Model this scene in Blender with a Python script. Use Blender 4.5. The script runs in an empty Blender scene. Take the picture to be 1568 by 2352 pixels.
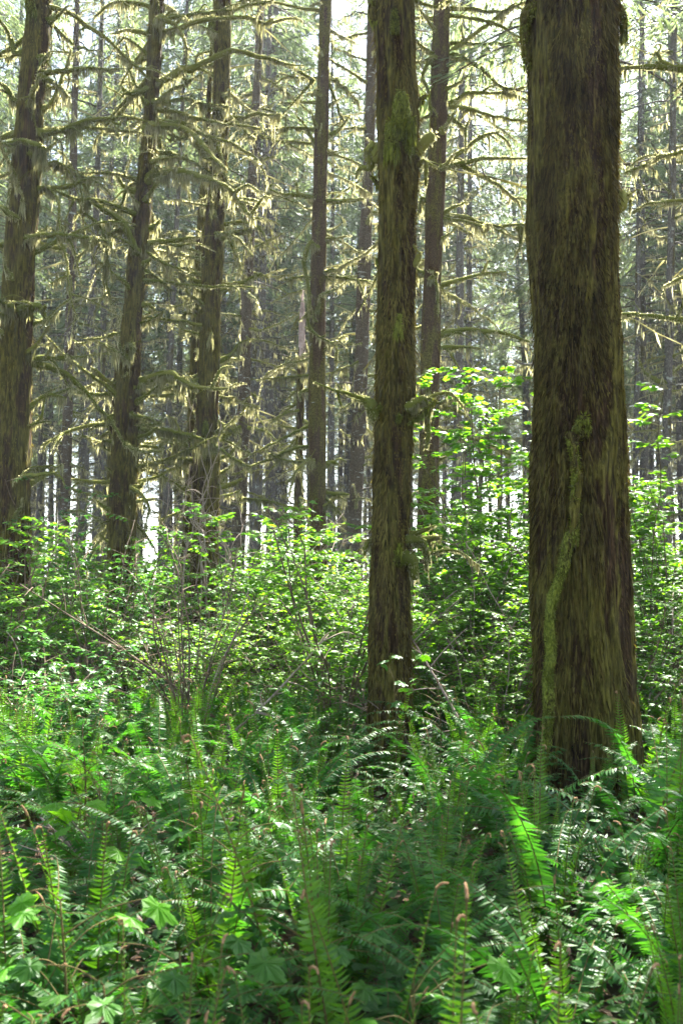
import bpy, math, random
import numpy as np
from mathutils import Vector, Matrix

C = bpy.context.scene
COL = C.collection
rad = math.radians
RNG = np.random.default_rng(7)
random.seed(7)

# ------------------------------------------------------------------ camera maths
CAMZ = 1.6
F = 2287.0
PITCH = math.atan(174.0 / F)
CP, SP = math.cos(PITCH), math.sin(PITCH)


def P(x, y, d):
    """point of the photograph (1568 x 2352 measure) at ground distance d metres"""
    cx, cz = (x - 784.0) / F, -(y - 1176.0) / F
    wx, wy, wz = cx, CP - cz * SP, SP + cz * CP
    k = d / wy
    return np.array((wx * k, d, CAMZ + wz * k))


# ------------------------------------------------------------------ noise
_T = np.random.default_rng(3).random((64, 64, 64)).astype(np.float32)


def vn(p, s=1.0, o=0.0):
    q = np.asarray(p, dtype=np.float64) * s + o + 100.0
    i = np.floor(q).astype(int)
    f = q - i
    f = f * f * (3 - 2 * f)
    i0 = i % 64
    i1 = (i + 1) % 64
    x0, y0, z0 = i0[..., 0], i0[..., 1], i0[..., 2]
    x1, y1, z1 = i1[..., 0], i1[..., 1], i1[..., 2]
    fx, fy, fz = f[..., 0], f[..., 1], f[..., 2]
    a = _T[x0, y0, z0] * (1 - fx) + _T[x1, y0, z0] * fx
    b = _T[x0, y1, z0] * (1 - fx) + _T[x1, y1, z0] * fx
    c = _T[x0, y0, z1] * (1 - fx) + _T[x1, y0, z1] * fx
    d = _T[x0, y1, z1] * (1 - fx) + _T[x1, y1, z1] * fx
    return ((a * (1 - fy) + b * fy) * (1 - fz) + (c * (1 - fy) + d * fy) * fz) * 2 - 1


def ground_z(x, y):
    x = np.asarray(x, float)
    y = np.asarray(y, float)
    p = np.stack([x, y, np.zeros_like(x)], -1)
    fade = np.clip((y + 5) / 6, 0, 1)
    return (vn(p, 0.22) * 0.10 + vn(p, 0.8, 5.0) * 0.045) * fade


# ------------------------------------------------------------------ mesh gathering
class MB:
    def __init__(s):
        s.v, s.f, s.n = [], [], 0

    def add(s, v, f, m=0, smooth=True):
        v = np.asarray(v, np.float32).reshape(-1, 3)
        f = np.asarray(f, np.int32)
        s.v.append(v)
        s.f.append((f + s.n, m, smooth))
        s.n += len(v)

    def mesh(s, name, mats):
        me = bpy.data.meshes.new(name)
        V = np.concatenate(s.v)
        me.vertices.add(len(V))
        me.vertices.foreach_set('co', V.ravel())
        nl = sum(f.size for f, _, _ in s.f)
        npoly = sum(len(f) for f, _, _ in s.f)
        me.loops.add(nl)
        me.polygons.add(npoly)
        me.loops.foreach_set('vertex_index', np.concatenate([f.ravel() for f, _, _ in s.f]))
        tot = np.concatenate([np.full(len(f), f.shape[1], np.int32) for f, _, _ in s.f])
        st = np.concatenate([[0], np.cumsum(tot)[:-1]]).astype(np.int32)
        me.polygons.foreach_set('loop_start', st)
        me.polygons.foreach_set('loop_total', tot)
        me.polygons.foreach_set('material_index', np.concatenate([np.full(len(f), m, np.int32) for f, m, _ in s.f]))
        me.polygons.foreach_set('use_smooth', np.concatenate([np.full(len(f), sm, bool) for f, _, sm in s.f]))
        for m in mats:
            me.materials.append(m)
        me.update(calc_edges=True)
        return me


def obj(name, me, parent=None, loc=None, rot=None, scale=None):
    o = bpy.data.objects.new(name, me)
    COL.objects.link(o)
    if parent is not None:
        o.parent = parent
    if loc is not None:
        o.location = [float(q) for q in loc]
    if rot is not None:
        o.rotation_euler = rot
    if scale is not None:
        o.scale = (scale, scale, scale) if np.isscalar(scale) else scale
    return o


def thing(name, label, cat, loc, rz=0.0, group=None, scale=None):
    o = bpy.data.objects.new(name, None)
    COL.objects.link(o)
    o.location = [float(q) for q in loc]
    o.rotation_euler = (0, 0, rz)
    o.empty_display_size = 0.2
    if scale is not None:
        o.scale = (scale, scale, scale) if np.isscalar(scale) else scale
    o['label'] = label
    o['category'] = cat
    if group:
        o['group'] = group
    return o


def nrm(v):
    v = np.asarray(v, float)
    return v / np.maximum(np.linalg.norm(v, axis=-1, keepdims=True), 1e-9)


def tube(pts, r, sides=6, cap=True, lump=0.0, lump_s=20.0, seed=0.0, rfun=None):
    pts = np.asarray(pts, float)
    n = len(pts)
    r = np.broadcast_to(np.asarray(r, float), (n,))
    t = nrm(np.gradient(pts, axis=0))
    mean = nrm(t.mean(0))
    ref = np.eye(3)[int(np.argmin(np.abs(mean)))]
    u = nrm(np.cross(t, ref))
    w = np.cross(t, u)
    a = np.linspace(0, 2 * math.pi, sides, endpoint=False)
    rr = np.repeat(r[:, None], sides, 1)
    base = u[:, None, :] * np.cos(a)[None, :, None] + w[:, None, :] * np.sin(a)[None, :, None]
    if lump:
        q = pts[:, None, :] + base * 0.05
        rr = rr * (1 + lump * (vn(q, lump_s, seed) + 0.5 * vn(q, lump_s * 2.3, seed + 9)))
    v = pts[:, None, :] + base * rr[..., None]
    i = np.arange(n - 1)[:, None] * sides
    j = np.arange(sides)[None, :]
    j2 = (j + 1) % sides
    f = np.stack([i + j, i + j2, i + sides + j2, i + sides + j], -1).reshape(-1, 4)
    v = v.reshape(-1, 3)
    return v, f[:, ::-1]


def tube_to(mb, pts, r, sides=6, m=0, **k):
    v, f = tube(pts, r, sides, **k)
    mb.add(v, f, m)
    # caps as fans
    n = len(v)
    ends = np.array([np.asarray(pts[0]), np.asarray(pts[-1])])
    a = np.arange(sides)
    lo = np.stack([np.full(sides, n), (a + 1) % sides, a], -1)
    hi = np.stack([np.full(sides, n + 1), n - sides + a, n - sides + (a + 1) % sides], -1)
    mb.f.append((np.concatenate([lo, hi]).astype(np.int32)[:, ::-1] + mb.n - n, m, True))
    mb.v.append(ends.astype(np.float32))
    mb.n += 2


def smooth_line(pts, n):
    """Catmull-Rom through pts, n samples"""
    p = np.asarray(pts, float)
    if len(p) == 2:
        return p[0] + (p[1] - p[0]) * np.linspace(0, 1, n)[:, None]
    q = np.vstack([2 * p[0] - p[1], p, 2 * p[-1] - p[-2]])
    s = np.linspace(0, len(p) - 1 - 1e-6, n)
    i = np.floor(s).astype(int)
    t = (s - i)[:, None]
    a, b, c, d = q[i], q[i + 1], q[i + 2], q[i + 3]
    return 0.5 * (2 * b + (c - a) * t + (2 * a - 5 * b + 4 * c - d) * t ** 2 + (3 * b - a - 3 * c + d) * t ** 3)


def frames(f, up):
    f = nrm(f)
    n = nrm(up - f * (up * f).sum(-1, keepdims=True))
    s = np.cross(f, n)
    return np.stack([s, f, n], -1)   # columns side, forward, normal


def scatter(mb, tv, tf, M, pos, scale, m=0, smooth=False):
    tv = np.asarray(tv, float)
    k = len(pos)
    v = np.einsum('kij,nj->kni', M, tv) * np.asarray(scale).reshape(-1, 1, 1) + np.asarray(pos)[:, None, :]
    tf = np.asarray(tf)
    f = (tf[None] + (np.arange(k) * len(tv))[:, None, None]).reshape(-1, tf.shape[1])
    mb.add(v.reshape(-1, 3), f, m, smooth)


def strips(mb, base, direc, length, width, m=0, side=None, rng=RNG, bend=None):
    """thin tapering hanging strips: 4 vertices + tip"""
    k = len(base)
    base = np.asarray(base, float)
    d = nrm(direc)
    if side is None:
        a = rng.random(k) * math.pi * 2
        side = np.stack([np.cos(a), np.sin(a), np.zeros(k)], -1)
    side = nrm(side - d * (side * d).sum(-1, keepdims=True))
    L = np.asarray(length).reshape(-1, 1)
    W = np.asarray(width).reshape(-1, 1)
    if bend is None:
        bend = rng.normal(0, 0.12, (k, 3))
    b = base
    mid = base + d * L * 0.5 + bend * L * 0.5
    tip = base + d * L + bend * L * 0.3
    v = np.stack([b - side * W * .4, b + side * W * .4, mid + side * W * .5, mid - side * W * .5, tip], 1)
    o = (np.arange(k) * 5)[:, None]
    n0 = mb.n
    mb.v.append(v.reshape(-1, 3).astype(np.float32))
    mb.f.append(((o + np.array([0, 1, 2, 3])).astype(np.int32) + n0, m, False))
    mb.f.append(((o + np.array([3, 2, 4])).astype(np.int32) + n0, m, False))
    mb.n += 5 * k


# ------------------------------------------------------------------ materials
def newmat(name):
    m = bpy.data.materials.new(name)
    m.use_nodes = True
    nt = m.node_tree
    nt.nodes.clear()
    out = nt.nodes.new('ShaderNodeOutputMaterial')
    return m, nt, out


def N(nt, kind, **k):
    n = nt.nodes.new(kind)
    for a, b in k.items():
        if a.startswith('_'):
            n.inputs[a[1:].replace('_', ' ')].default_value = b
        else:
            setattr(n, a, b)
    return n


def ramp(nt, stops, interp='LINEAR'):
    r = nt.nodes.new('ShaderNodeValToRGB')
    cr = r.color_ramp
    cr.interpolation = interp
    while len(cr.elements) < len(stops):
        cr.elements.new(0.5)
    for e, (p, c) in zip(cr.elements, stops):
        e.position = p
        e.color = (*c, 1)
    return r


def leafmat(name, cols, trans=0.45, rough=0.4, spec=0.5, tboost=1.6, world_s=0.6, tint=(1.0, 1.0, 0.35), bump=0.0):
    """leaf blade: reflects from its face and lets light through; colour varies leaf by leaf and clump by clump"""
    m, nt, out = newmat(name)
    L = nt.links.new
    geo = N(nt, 'ShaderNodeNewGeometry')
    oi = N(nt, 'ShaderNodeObjectInfo')
    tc = N(nt, 'ShaderNodeTexCoord')
    nz = N(nt, 'ShaderNodeTexNoise', _Scale=world_s, _Detail=2.0)
    L(geo.outputs['Position'], nz.inputs['Vector'])
    a = N(nt, 'ShaderNodeMath', operation='MULTIPLY')
    a.inputs[1].default_value = 0.5
    L(geo.outputs['Random Per Island'], a.inputs[0])
    b = N(nt, 'ShaderNodeMath', operation='MULTIPLY_ADD')
    b.inputs[1].default_value = 0.35
    L(oi.outputs['Random'], b.inputs[0])
    L(a.outputs[0], b.inputs[2])
    c = N(nt, 'ShaderNodeMath', operation='MULTIPLY_ADD')
    c.inputs[1].default_value = 0.8
    L(nz.outputs['Fac'], c.inputs[0])
    L(b.outputs[0], c.inputs[2])
    mr = N(nt, 'ShaderNodeMapRange')
    mr.inputs['From Min'].default_value = 0.3
    mr.inputs['From Max'].default_value = 1.35
    L(c.outputs[0], mr.inputs['Value'])
    n = len(cols)
    r = ramp(nt, [(i / max(1, n - 1), q) for i, q in enumerate(cols)])
    L(mr.outputs[0], r.inputs['Fac'])
    pb = N(nt, 'ShaderNodeBsdfPrincipled', _Roughness=rough)
    pb.inputs['Specular IOR Level'].default_value = spec
    L(r.outputs['Color'], pb.inputs['Base Color'])
    tr = N(nt, 'ShaderNodeBsdfTranslucent')
    mul = N(nt, 'ShaderNodeMixRGB', blend_type='MULTIPLY')
    mul.inputs['Fac'].default_value = 1.0
    mul.inputs['Color2'].default_value = (tint[0] * tboost, tint[1] * tboost, tint[2] * tboost, 1)
    L(r.outputs['Color'], mul.inputs['Color1'])
    L(mul.outputs[0], tr.inputs['Color'])
    mx = N(nt, 'ShaderNodeMixShader')
    mx.inputs[0].default_value = trans
    L(pb.outputs[0], mx.inputs[1])
    L(tr.outputs[0], mx.inputs[2])
    L(mx.outputs[0], out.inputs['Surface'])
    if bump:
        nb = N(nt, 'ShaderNodeTexNoise', _Scale=60.0, _Detail=3.0)
        L(tc.outputs['Object'], nb.inputs['Vector'])
        bp = N(nt, 'ShaderNodeBump', _Strength=bump, _Distance=0.01)
        L(nb.outputs['Fac'], bp.inputs['Height'])
        L(bp.outputs[0], pb.inputs['Normal'])
    return m


def barkmat(name, bark, moss, amount=0.5, stretch=(9, 9, 1.1), bands=False, bumpd=0.03, lichen=0.0):
    """bark with vertical fibres of moss; moss cover and grey lichen are patches of the surface itself"""
    m, nt, out = newmat(name)
    L = nt.links.new
    tc = N(nt, 'ShaderNodeTexCoord')
    mp = N(nt, 'ShaderNodeMapping')
    mp.inputs['Scale'].default_value = [q * 1.9 for q in stretch]
    L(tc.outputs['Object'], mp.inputs['Vector'])
    fib = N(nt, 'ShaderNodeTexNoise', _Scale=3.0, _Detail=6.0, _Roughness=0.62, _Distortion=0.5)
    L(mp.outputs[0], fib.inputs['Vector'])
    mp2 = N(nt, 'ShaderNodeMapping')
    mp2.inputs['Scale'].default_value = (2.6, 2.6, 0.8)
    L(tc.outputs['Object'], mp2.inputs['Vector'])
    patch = N(nt, 'ShaderNodeTexNoise', _Scale=1.3, _Detail=5.0, _Roughness=0.6, _Distortion=0.3)
    L(mp2.outputs[0], patch.inputs['Vector'])
    rb = ramp(nt, [(0.32, bark[0]), (0.5, bark[1]), (0.72, bark[2])])
    L(fib.outputs['Fac'], rb.inputs['Fac'])
    rm = ramp(nt, [(0.34, moss[0]), (0.5, moss[1]), (0.7, moss[2])])
    L(fib.outputs['Fac'], rm.inputs['Fac'])
    ad = N(nt, 'ShaderNodeMath', operation='MULTIPLY_ADD')
    ad.inputs[1].default_value = 0.45
    L(fib.outputs['Fac'], ad.inputs[0])
    L(patch.outputs['Fac'], ad.inputs[2])
    ra = N(nt, 'ShaderNodeAttribute', attribute_name='ridge')
    ad2 = N(nt, 'ShaderNodeMath', operation='MULTIPLY_ADD')
    ad2.inputs[1].default_value = 0.30
    L(ra.outputs['Fac'], ad2.inputs[0])
    L(ad.outputs[0], ad2.inputs[2])
    ad = ad2
    mk = N(nt, 'ShaderNodeMapRange')
    mk.inputs['From Min'].default_value = 0.95 - amount * 0.5
    mk.inputs['From Max'].default_value = 1.10 - amount * 0.5
    L(ad.outputs[0], mk.inputs['Value'])
    mix = N(nt, 'ShaderNodeMixRGB')
    L(mk.outputs[0], mix.inputs['Fac'])
    L(rb.outputs[0], mix.inputs['Color1'])
    L(rm.outputs[0], mix.inputs['Color2'])
    col = mix
    if lichen:
        mp3 = N(nt, 'ShaderNodeMapping')
        mp3.inputs['Scale'].default_value = (5, 5, 16) if bands else (7, 7, 7)
        L(tc.outputs['Object'], mp3.inputs['Vector'])
        ln = N(nt, 'ShaderNodeTexNoise', _Scale=1.0, _Detail=4.0, _Roughness=0.65)
        L(mp3.outputs[0], ln.inputs['Vector'])
        lr = N(nt, 'ShaderNodeMapRange')
        lr.inputs['From Min'].default_value = 0.72 - lichen * 0.3
        lr.inputs['From Max'].default_value = 0.78 - lichen * 0.3
        L(ln.outputs['Fac'], lr.inputs['Value'])
        mix2 = N(nt, 'ShaderNodeMixRGB')
        mix2.inputs['Color2'].default_value = (0.30, 0.32, 0.27, 1)
        L(lr.outputs[0], mix2.inputs['Fac'])
        L(mix.outputs[0], mix2.inputs['Color1'])
        col = mix2
    pb = N(nt, 'ShaderNodeBsdfPrincipled', _Roughness=0.92)
    pb.inputs['Specular IOR Level'].default_value = 0.052
    L(col.outputs[0], pb.inputs['Base Color'])
    bp = N(nt, 'ShaderNodeBump', _Strength=1.0, _Distance=bumpd * 1.5)
    L(fib.outputs['Fac'], bp.inputs['Height'])
    L(bp.outputs[0], pb.inputs['Normal'])
    L(pb.outputs[0], out.inputs['Surface'])
    return m


def plainmat(name, c1, c2, scale=8.0, rough=0.9, bump=0.3):
    m, nt, out = newmat(name)
    L = nt.links.new
    tc = N(nt, 'ShaderNodeTexCoord')
    nz = N(nt, 'ShaderNodeTexNoise', _Scale=scale, _Detail=6.0, _Roughness=0.65)
    L(tc.outputs['Object'], nz.inputs['Vector'])
    r = ramp(nt, [(0.35, c1), (0.65, c2)])
    L(nz.outputs['Fac'], r.inputs['Fac'])
    pb = N(nt, 'ShaderNodeBsdfPrincipled', _Roughness=rough)
    pb.inputs['Specular IOR Level'].default_value = 0.2
    L(r.outputs[0], pb.inputs['Base Color'])
    bp = N(nt, 'ShaderNodeBump', _Strength=bump, _Distance=0.03)
    L(nz.outputs['Fac'], bp.inputs['Height'])
    L(bp.outputs[0], pb.inputs['Normal'])
    L(pb.outputs[0], out.inputs['Surface'])
    return m


BARK = [(0.008, 0.005, 0.0025), (0.038, 0.023, 0.010), (0.12, 0.074, 0.034)]
BARKG = [(0.030, 0.022, 0.014), (0.075, 0.056, 0.036), (0.15, 0.12, 0.085)]
MOSS = [(0.022, 0.018, 0.006), (0.070, 0.058, 0.018), (0.16, 0.135, 0.042)]
MOSSY = [(0.020, 0.017, 0.004), (0.075, 0.065, 0.013), (0.17, 0.15, 0.033)]
M_trunk = barkmat('shaggy_mossy_bark', BARK, MOSSY, 0.70)
M_trunk2 = barkmat('mossy_bark', BARK, MOSSY, 0.75, bumpd=0.02)
M_limb = barkmat('green_moss_coat', BARK, [(0.05, 0.06, 0.010), (0.14, 0.165, 0.022), (0.27, 0.30, 0.05)], .72, stretch=(14, 14, 6), bumpd=0.03)
M_scaly = barkmat('red_brown_scaly_bark', [(0.018, 0.012, 0.006), (0.058, 0.036, 0.017), (0.12, 0.080, 0.040)], MOSSY, 0.58, stretch=(12, 12, 7), lichen=0.16, bands=True, bumpd=0.015)
M_grey = barkmat('grey_lichen_bark', BARKG, MOSS, 0.22, stretch=(8, 8, 6), lichen=0.42, bands=True, bumpd=0.015)
M_far = barkmat('far_bark', [(0.040, 0.034, 0.028), (0.10, 0.088, 0.072), (0.20, 0.18, 0.15)], MOSS, 0.38, stretch=(8, 8, 3), lichen=0.42, bumpd=0.02)
M_snag = plainmat('weathered_pale_wood', (0.22, 0.15, 0.13), (0.45, 0.34, 0.30), 9.0)
M_sleeve = leafmat('moss_sleeve', [(0.050, 0.064, 0.011), (0.12, 0.135, 0.026), (0.25, 0.24, 0.065)], trans=0.15, rough=0.95, spec=0.05, world_s=3.0, bump=1.0)
M_hang = leafmat('hanging_moss', [(0.08, 0.088, 0.030), (0.22, 0.215, 0.11), (0.56, 0.54, 0.38)], trans=0.68, rough=0.9, spec=0.05, tboost=1.5, tint=(1.0, 0.97, 0.82), world_s=2.0)
M_fuzz = leafmat('trunk_moss_fibre', [(0.007, 0.006, 0.002), (0.042, 0.031, 0.009), (0.105, 0.083, 0.022), (0.19, 0.165, 0.042), (0.16, 0.19, 0.028)], trans=0.4, rough=0.9, spec=0.05, tboost=1.3, tint=(1.0, 0.93, 0.5), world_s=2.2)
M_green = leafmat('green_moss_fibre', [(0.03, 0.034, 0.008), (0.11, 0.13, 0.020), (0.28, 0.31, 0.05)], trans=0.3, rough=0.9, spec=0.05, tboost=1.3, tint=(1.0, 0.97, 0.5), world_s=22.0)
M_needle = leafmat('conifer_needles', [(0.050, 0.072, 0.048), (0.105, 0.135, 0.095), (0.19, 0.225, 0.16)], trans=0.52, rough=0.5, spec=0.4, tboost=1.6, tint=(0.95, 1.0, 0.5), world_s=0.3)
M_shrub = leafmat('shrub_leaf', [(0.035, 0.115, 0.009), (0.065, 0.17, 0.012), (0.12, 0.25, 0.020), (0.20, 0.34, 0.035)], trans=0.55, rough=0.45, spec=0.22, tboost=1.8, tint=(1.0, 1.0, 0.35))
M_shrubB = leafmat('darker_shrub_leaf', [(0.022, 0.095, 0.020), (0.045, 0.14, 0.024), (0.08, 0.20, 0.03)], trans=0.42, rough=0.4, spec=0.3, tboost=1.6, tint=(1.0, 1.0, 0.4))
M_maple = leafmat('broad_leaf', [(0.028, 0.10, 0.016), (0.05, 0.145, 0.018), (0.10, 0.22, 0.022)], trans=0.45, rough=0.42, spec=0.28, tboost=1.7, tint=(1.0, 1.0, 0.3))
M_fern = leafmat('fern_frond_dark', [(0.015, 0.068, 0.011), (0.029, 0.112, 0.015), (0.070, 0.185, 0.020)], trans=0.42, rough=0.45, spec=0.22, tboost=1.9, tint=(0.9, 1.0, 0.35), world_s=1.2)
M_fernY = leafmat('fern_frond_young', [(0.040, 0.115, 0.008), (0.068, 0.165, 0.011), (0.12, 0.24, 0.02)], trans=0.40, rough=0.42, spec=0.28, tboost=1.4, tint=(0.9, 1.0, 0.35), world_s=1.5)
M_rachis = plainmat('fern_rachis', (0.06, 0.06, 0.015), (0.13, 0.085, 0.03), 12.0)
M_fiddle = plainmat('brown_scaly_fiddlehead', (0.16, 0.08, 0.035), (0.30, 0.185, 0.09), 60.0)
M_dead = leafmat('dead_frond', [(0.10, 0.035, 0.015), (0.18, 0.07, 0.03), (0.28, 0.13, 0.06)], trans=0.3, rough=0.7, spec=0.2, tboost=1.2, tint=(1, .8, .6))
M_twig = plainmat('shrub_twig', (0.05, 0.034, 0.02), (0.18, 0.13, 0.085), 6.0)
M_twigL = plainmat('bare_grey_stem', (0.16, 0.12, 0.09), (0.36, 0.28, 0.22), 6.0)
M_ground = plainmat('forest_floor_soil', (0.018, 0.011, 0.006), (0.06, 0.04, 0.02), 3.0, bump=0.8)
M_litter = leafmat('leaf_litter', [(0.05, 0.028, 0.014), (0.11, 0.06, 0.03), (0.22, 0.14, 0.08)], trans=0.15, rough=0.8, spec=0.2, tboost=1.0, tint=(1, .9, .7))
M_cover = leafmat('ground_leaves', [(0.018, 0.065, 0.010), (0.034, 0.095, 0.012), (0.065, 0.145, 0.016)], trans=0.4, rough=0.5, spec=0.2)

# ------------------------------------------------------------------ leaf templates
def fan(outline):
    return np.array(outline, float)


def lobed_leaf(lobes=5, depth=0.42, fold=0.12, fine=False):
    """palmate leaf outline, length 1 along +y, base at origin"""
    pts = [(0, 0.0)]
    angs = np.linspace(-125, 125, lobes)
    for i, a in enumerate(angs):
        L = 0.62 - 0.16 * abs(a) / 125
        r = rad(a)
        if fine:      # shoulders and small teeth on each lobe
            w = 180 / lobes
            for da, q in ((-.55, .74), (-.38, .84), (-.30, .80), (-.14, .93)):
                pts.append((math.sin(rad(a + da * w)) * L * q, 0.40 + math.cos(rad(a + da * w)) * L * q))
        pts.append((math.sin(r) * L, 0.40 + math.cos(r) * L))
        if fine:
            for da, q in ((.14, .93), (.30, .80), (.38, .84), (.55, .74)):
                pts.append((math.sin(rad(a + da * w)) * L * q, 0.40 + math.cos(rad(a + da * w)) * L * q))
        if i < lobes - 1:
            a2 = rad((angs[i] + angs[i + 1]) / 2)
            L2 = L * (1 - depth)
            pts.append((math.sin(a2) * L2, 0.40 + math.cos(a2) * L2))
    p = np.array([(x, y, -abs(x) * fold - 0.12 * y * y + (0.03 * math.sin(x * 19) * math.cos(y * 13) if fine else 0)) for x, y in pts])
    c = np.array([[0, 0.40, 0.03]])
    k = len(p)
    if not fine:
        f = np.array([(0, 1 + i, 1 + (i + 1) % k) for i in range(k)])
        return np.vstack([c, p]), f[:, ::-1]
    mid = c + (p - c) * .5
    mid[:, 2] += 0.015 * np.cos(np.arange(k) * 1.9)
    v = np.vstack([c, mid, p])
    i = np.arange(k)
    j = (i + 1) % k
    f = np.concatenate([np.stack([i * 0, 1 + i, 1 + j], -1), np.stack([1 + i, 1 + k + i, 1 + k + j], -1), np.stack([1 + i, 1 + k + j, 1 + j], -1)])
    return v, f[:, ::-1]


LEAF5 = lobed_leaf(5, 0.30)
LEAF3 = lobed_leaf(3, 0.38)
# pointed oval folded along the midrib
LEAFO = (np.array([(0, 0, 0), (0.26, 0.3, 0.06), (0.22, 0.68, 0.04), (0, 1, -0.10), (-0.22, 0.68, 0.04), (-0.26, 0.3, 0.06), (0, .45, 0.0)]),
         np.array([(6, 0, 1), (6, 1, 2), (6, 2, 3), (6, 3, 4), (6, 4, 5), (6, 5, 0)]))


# ------------------------------------------------------------------ ground
def make_ground():
    ys = np.concatenate([np.arange(-40, 0, 4), np.arange(0, 16, 0.12), np.arange(16, 60, 0.8), np.geomspace(60, 4000, 30)])
    xs = np.concatenate([-np.geomspace(4000, 12, 24), np.arange(-11.8, 11.8, 0.14), np.geomspace(12, 4000, 24)])
    X, Y = np.meshgrid(xs, ys)
    Z = ground_z(X, Y) + np.where((np.abs(X) < 12) & (Y < 16) & (Y > 0), vn(np.stack([X, Y, X * 0], -1), 4.0) * 0.02, 0)
    v = np.stack([X, Y, Z], -1).reshape(-1, 3)
    w = len(xs)
    i = np.arange(len(ys) - 1)[:, None] * w
    j = np.arange(w - 1)[None, :]
    f = np.stack([i + j, i + j + 1, i + w + j + 1, i + w + j], -1).reshape(-1, 4)
    mb = MB()
    mb.add(v, f)
    o = obj('ground', mb.mesh('ground', [M_ground]))
    o['kind'] = 'structure'


make_ground()

# ------------------------------------------------------------------ hanging moss along a branch
def moss_on(mb, pts, r, rng, dens=120.0, lmax=0.16, m=0, clump=0.0, fine=1.0):
    """strands hanging under a branch and short fuzz round it"""
    seg = np.linalg.norm(np.diff(pts, axis=0), axis=1)
    L = seg.sum()
    n = max(4, int(L * dens))
    t = rng.random(n) * (len(pts) - 1)
    i = np.minimum(t.astype(int), len(pts) - 2)
    fr = (t - i)[:, None]
    p = pts[i] * (1 - fr) + pts[i + 1] * fr
    rr = (np.asarray(r)[i])
    w = np.clip(0.34 + 0.9 * vn(p, 4.5, 31.0) + 0.7 * vn(p, 15.0, 3.0), 0, 1.4)
    a = rng.random(n) * 2 * math.pi
    off = np.stack([np.cos(a), np.sin(a), rng.random(n) * 0 - 0.4], -1) * rr[:, None] * 0.85
    length = (0.02 + lmax * w ** 2 * rng.random(n) ** 0.7)
    length += (rng.random(n) < 0.02) * lmax * 1.2 * rng.random(n)
    d = np.stack([rng.normal(0, .10, n), rng.normal(0, .10, n), -np.ones(n)], -1)
    strips(mb, p + off, d, length, (0.006 + 0.010 * rng.random(n)) * fine, m=m, rng=rng, bend=rng.normal(0, .07, (n, 3)))
    # fuzz
    k = int(n * 0.9)
    t = rng.random(k) * (len(pts) - 1)
    i = np.minimum(t.astype(int), len(pts) - 2)
    fr = (t - i)[:, None]
    p = pts[i] * (1 - fr) + pts[i + 1] * fr
    d = nrm(rng.normal(0, 1, (k, 3)))
    strips(mb, p + d * np.asarray(r)[i][:, None] * 0.8, d + np.array([0, 0, -0.3]), 0.012 + 0.022 * rng.random(k), 0.006 + 0.006 * rng.random(k), m=m, rng=rng)


def make_branch(root, rootloc, pts, r0, rng, moss=1.0, twigs=True, fur=1.0, lump=.28, label=None, mat=None, taper=0.35, name='branch'):
    """one branch as a part, its hanging moss as a sub-part"""
    pts = np.asarray(pts, float)
    L = np.linalg.norm(np.diff(pts, axis=0), axis=1).sum()
    n = max(8, int(L / 0.045))
    line = smooth_line(pts, n)
    j = rng.normal(0, 1, 3) * 10
    line = line + np.stack([vn(line, 2.2, j[0]), vn(line, 2.2, j[1]), vn(line, 2.2, j[2])], -1) * 0.06 * np.linspace(0.2, 1, n)[:, None] \
        + np.stack([vn(line, 7, j[0]), vn(line, 7, j[1]), vn(line, 7, j[2])], -1) * 0.018
    s = np.linspace(0, 1, n)
    r0 = r0 * 1.22
    r = r0 * (1 - (1 - taper) * s)
    r = r * (1 + 0.28 * vn(line, 6, 2.0)) + r0 * 0.9 * np.exp(-s * L / 0.10)
    r[-1] *= 0.55
    mb = MB()
    tube_to(mb, line, r, 8 if lump < .4 else 16, 0, lump=lump, lump_s=26.0 if lump < .4 else 13.0, seed=j[0])
    hm = MB()
    moss_on(hm, line, r, rng, dens=400 * moss * fur, lmax=0.125 * min(1.6, moss + .25) / (1 if fur == 1 else 2.2), m=0)
    if twigs:
        for q in range(int(L * 2.6) + 1):
            i = rng.integers(int(n * .2), n)
            base = line[i]
            tdir = nrm(np.gradient(line, axis=0)[i])
            dd = nrm(tdir * 0.5 + rng.normal(0, 0.6, 3) + np.array([0, 0, -0.05]))
            tl = (0.10 + 0.5 * rng.random() ** 2)
            tp = [base, base + dd * tl * .5 + rng.normal(0, .03, 3), base + dd * tl + np.array([0, 0, -0.25 * tl])]
            tn = 8
            tl_ = smooth_line(tp, tn)
            trr = np.linspace(r0 * 0.45, r0 * 0.12, tn)
            tube_to(mb, tl_, trr, 5, 0, lump=0.3, lump_s=30.0, seed=q)
            moss_on(hm, tl_, trr, rng, dens=170 * moss, lmax=0.10, m=0)
        for q in range(int(L * 5)):
            i = rng.integers(int(n * .15), n)
            dd = nrm(rng.normal(0, 1, 3) + nrm(pts[-1] - pts[0]) * .6)
            tl = .08 + .30 * rng.random()
            tn = smooth_line([line[i], line[i] + dd * tl * .5 + rng.normal(0, .02, 3), line[i] + dd * tl + np.array([0, 0, -.05])], 6)
            tube_to(mb, tn, np.linspace(.006, .002, 6), 4, 0)
    for mbb in (mb, hm):
        mbb.v = [v - rootloc.astype(np.float32) for v in mbb.v]
    b = obj(name, mb.mesh(name, [mat or M_sleeve]), root)
    if label:
        b['label'] = label
    if moss > 0:
        obj('hanging_moss', hm.mesh('hanging_moss', [M_hang if fur == 1 else M_green]), b)
    return b, line


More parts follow.
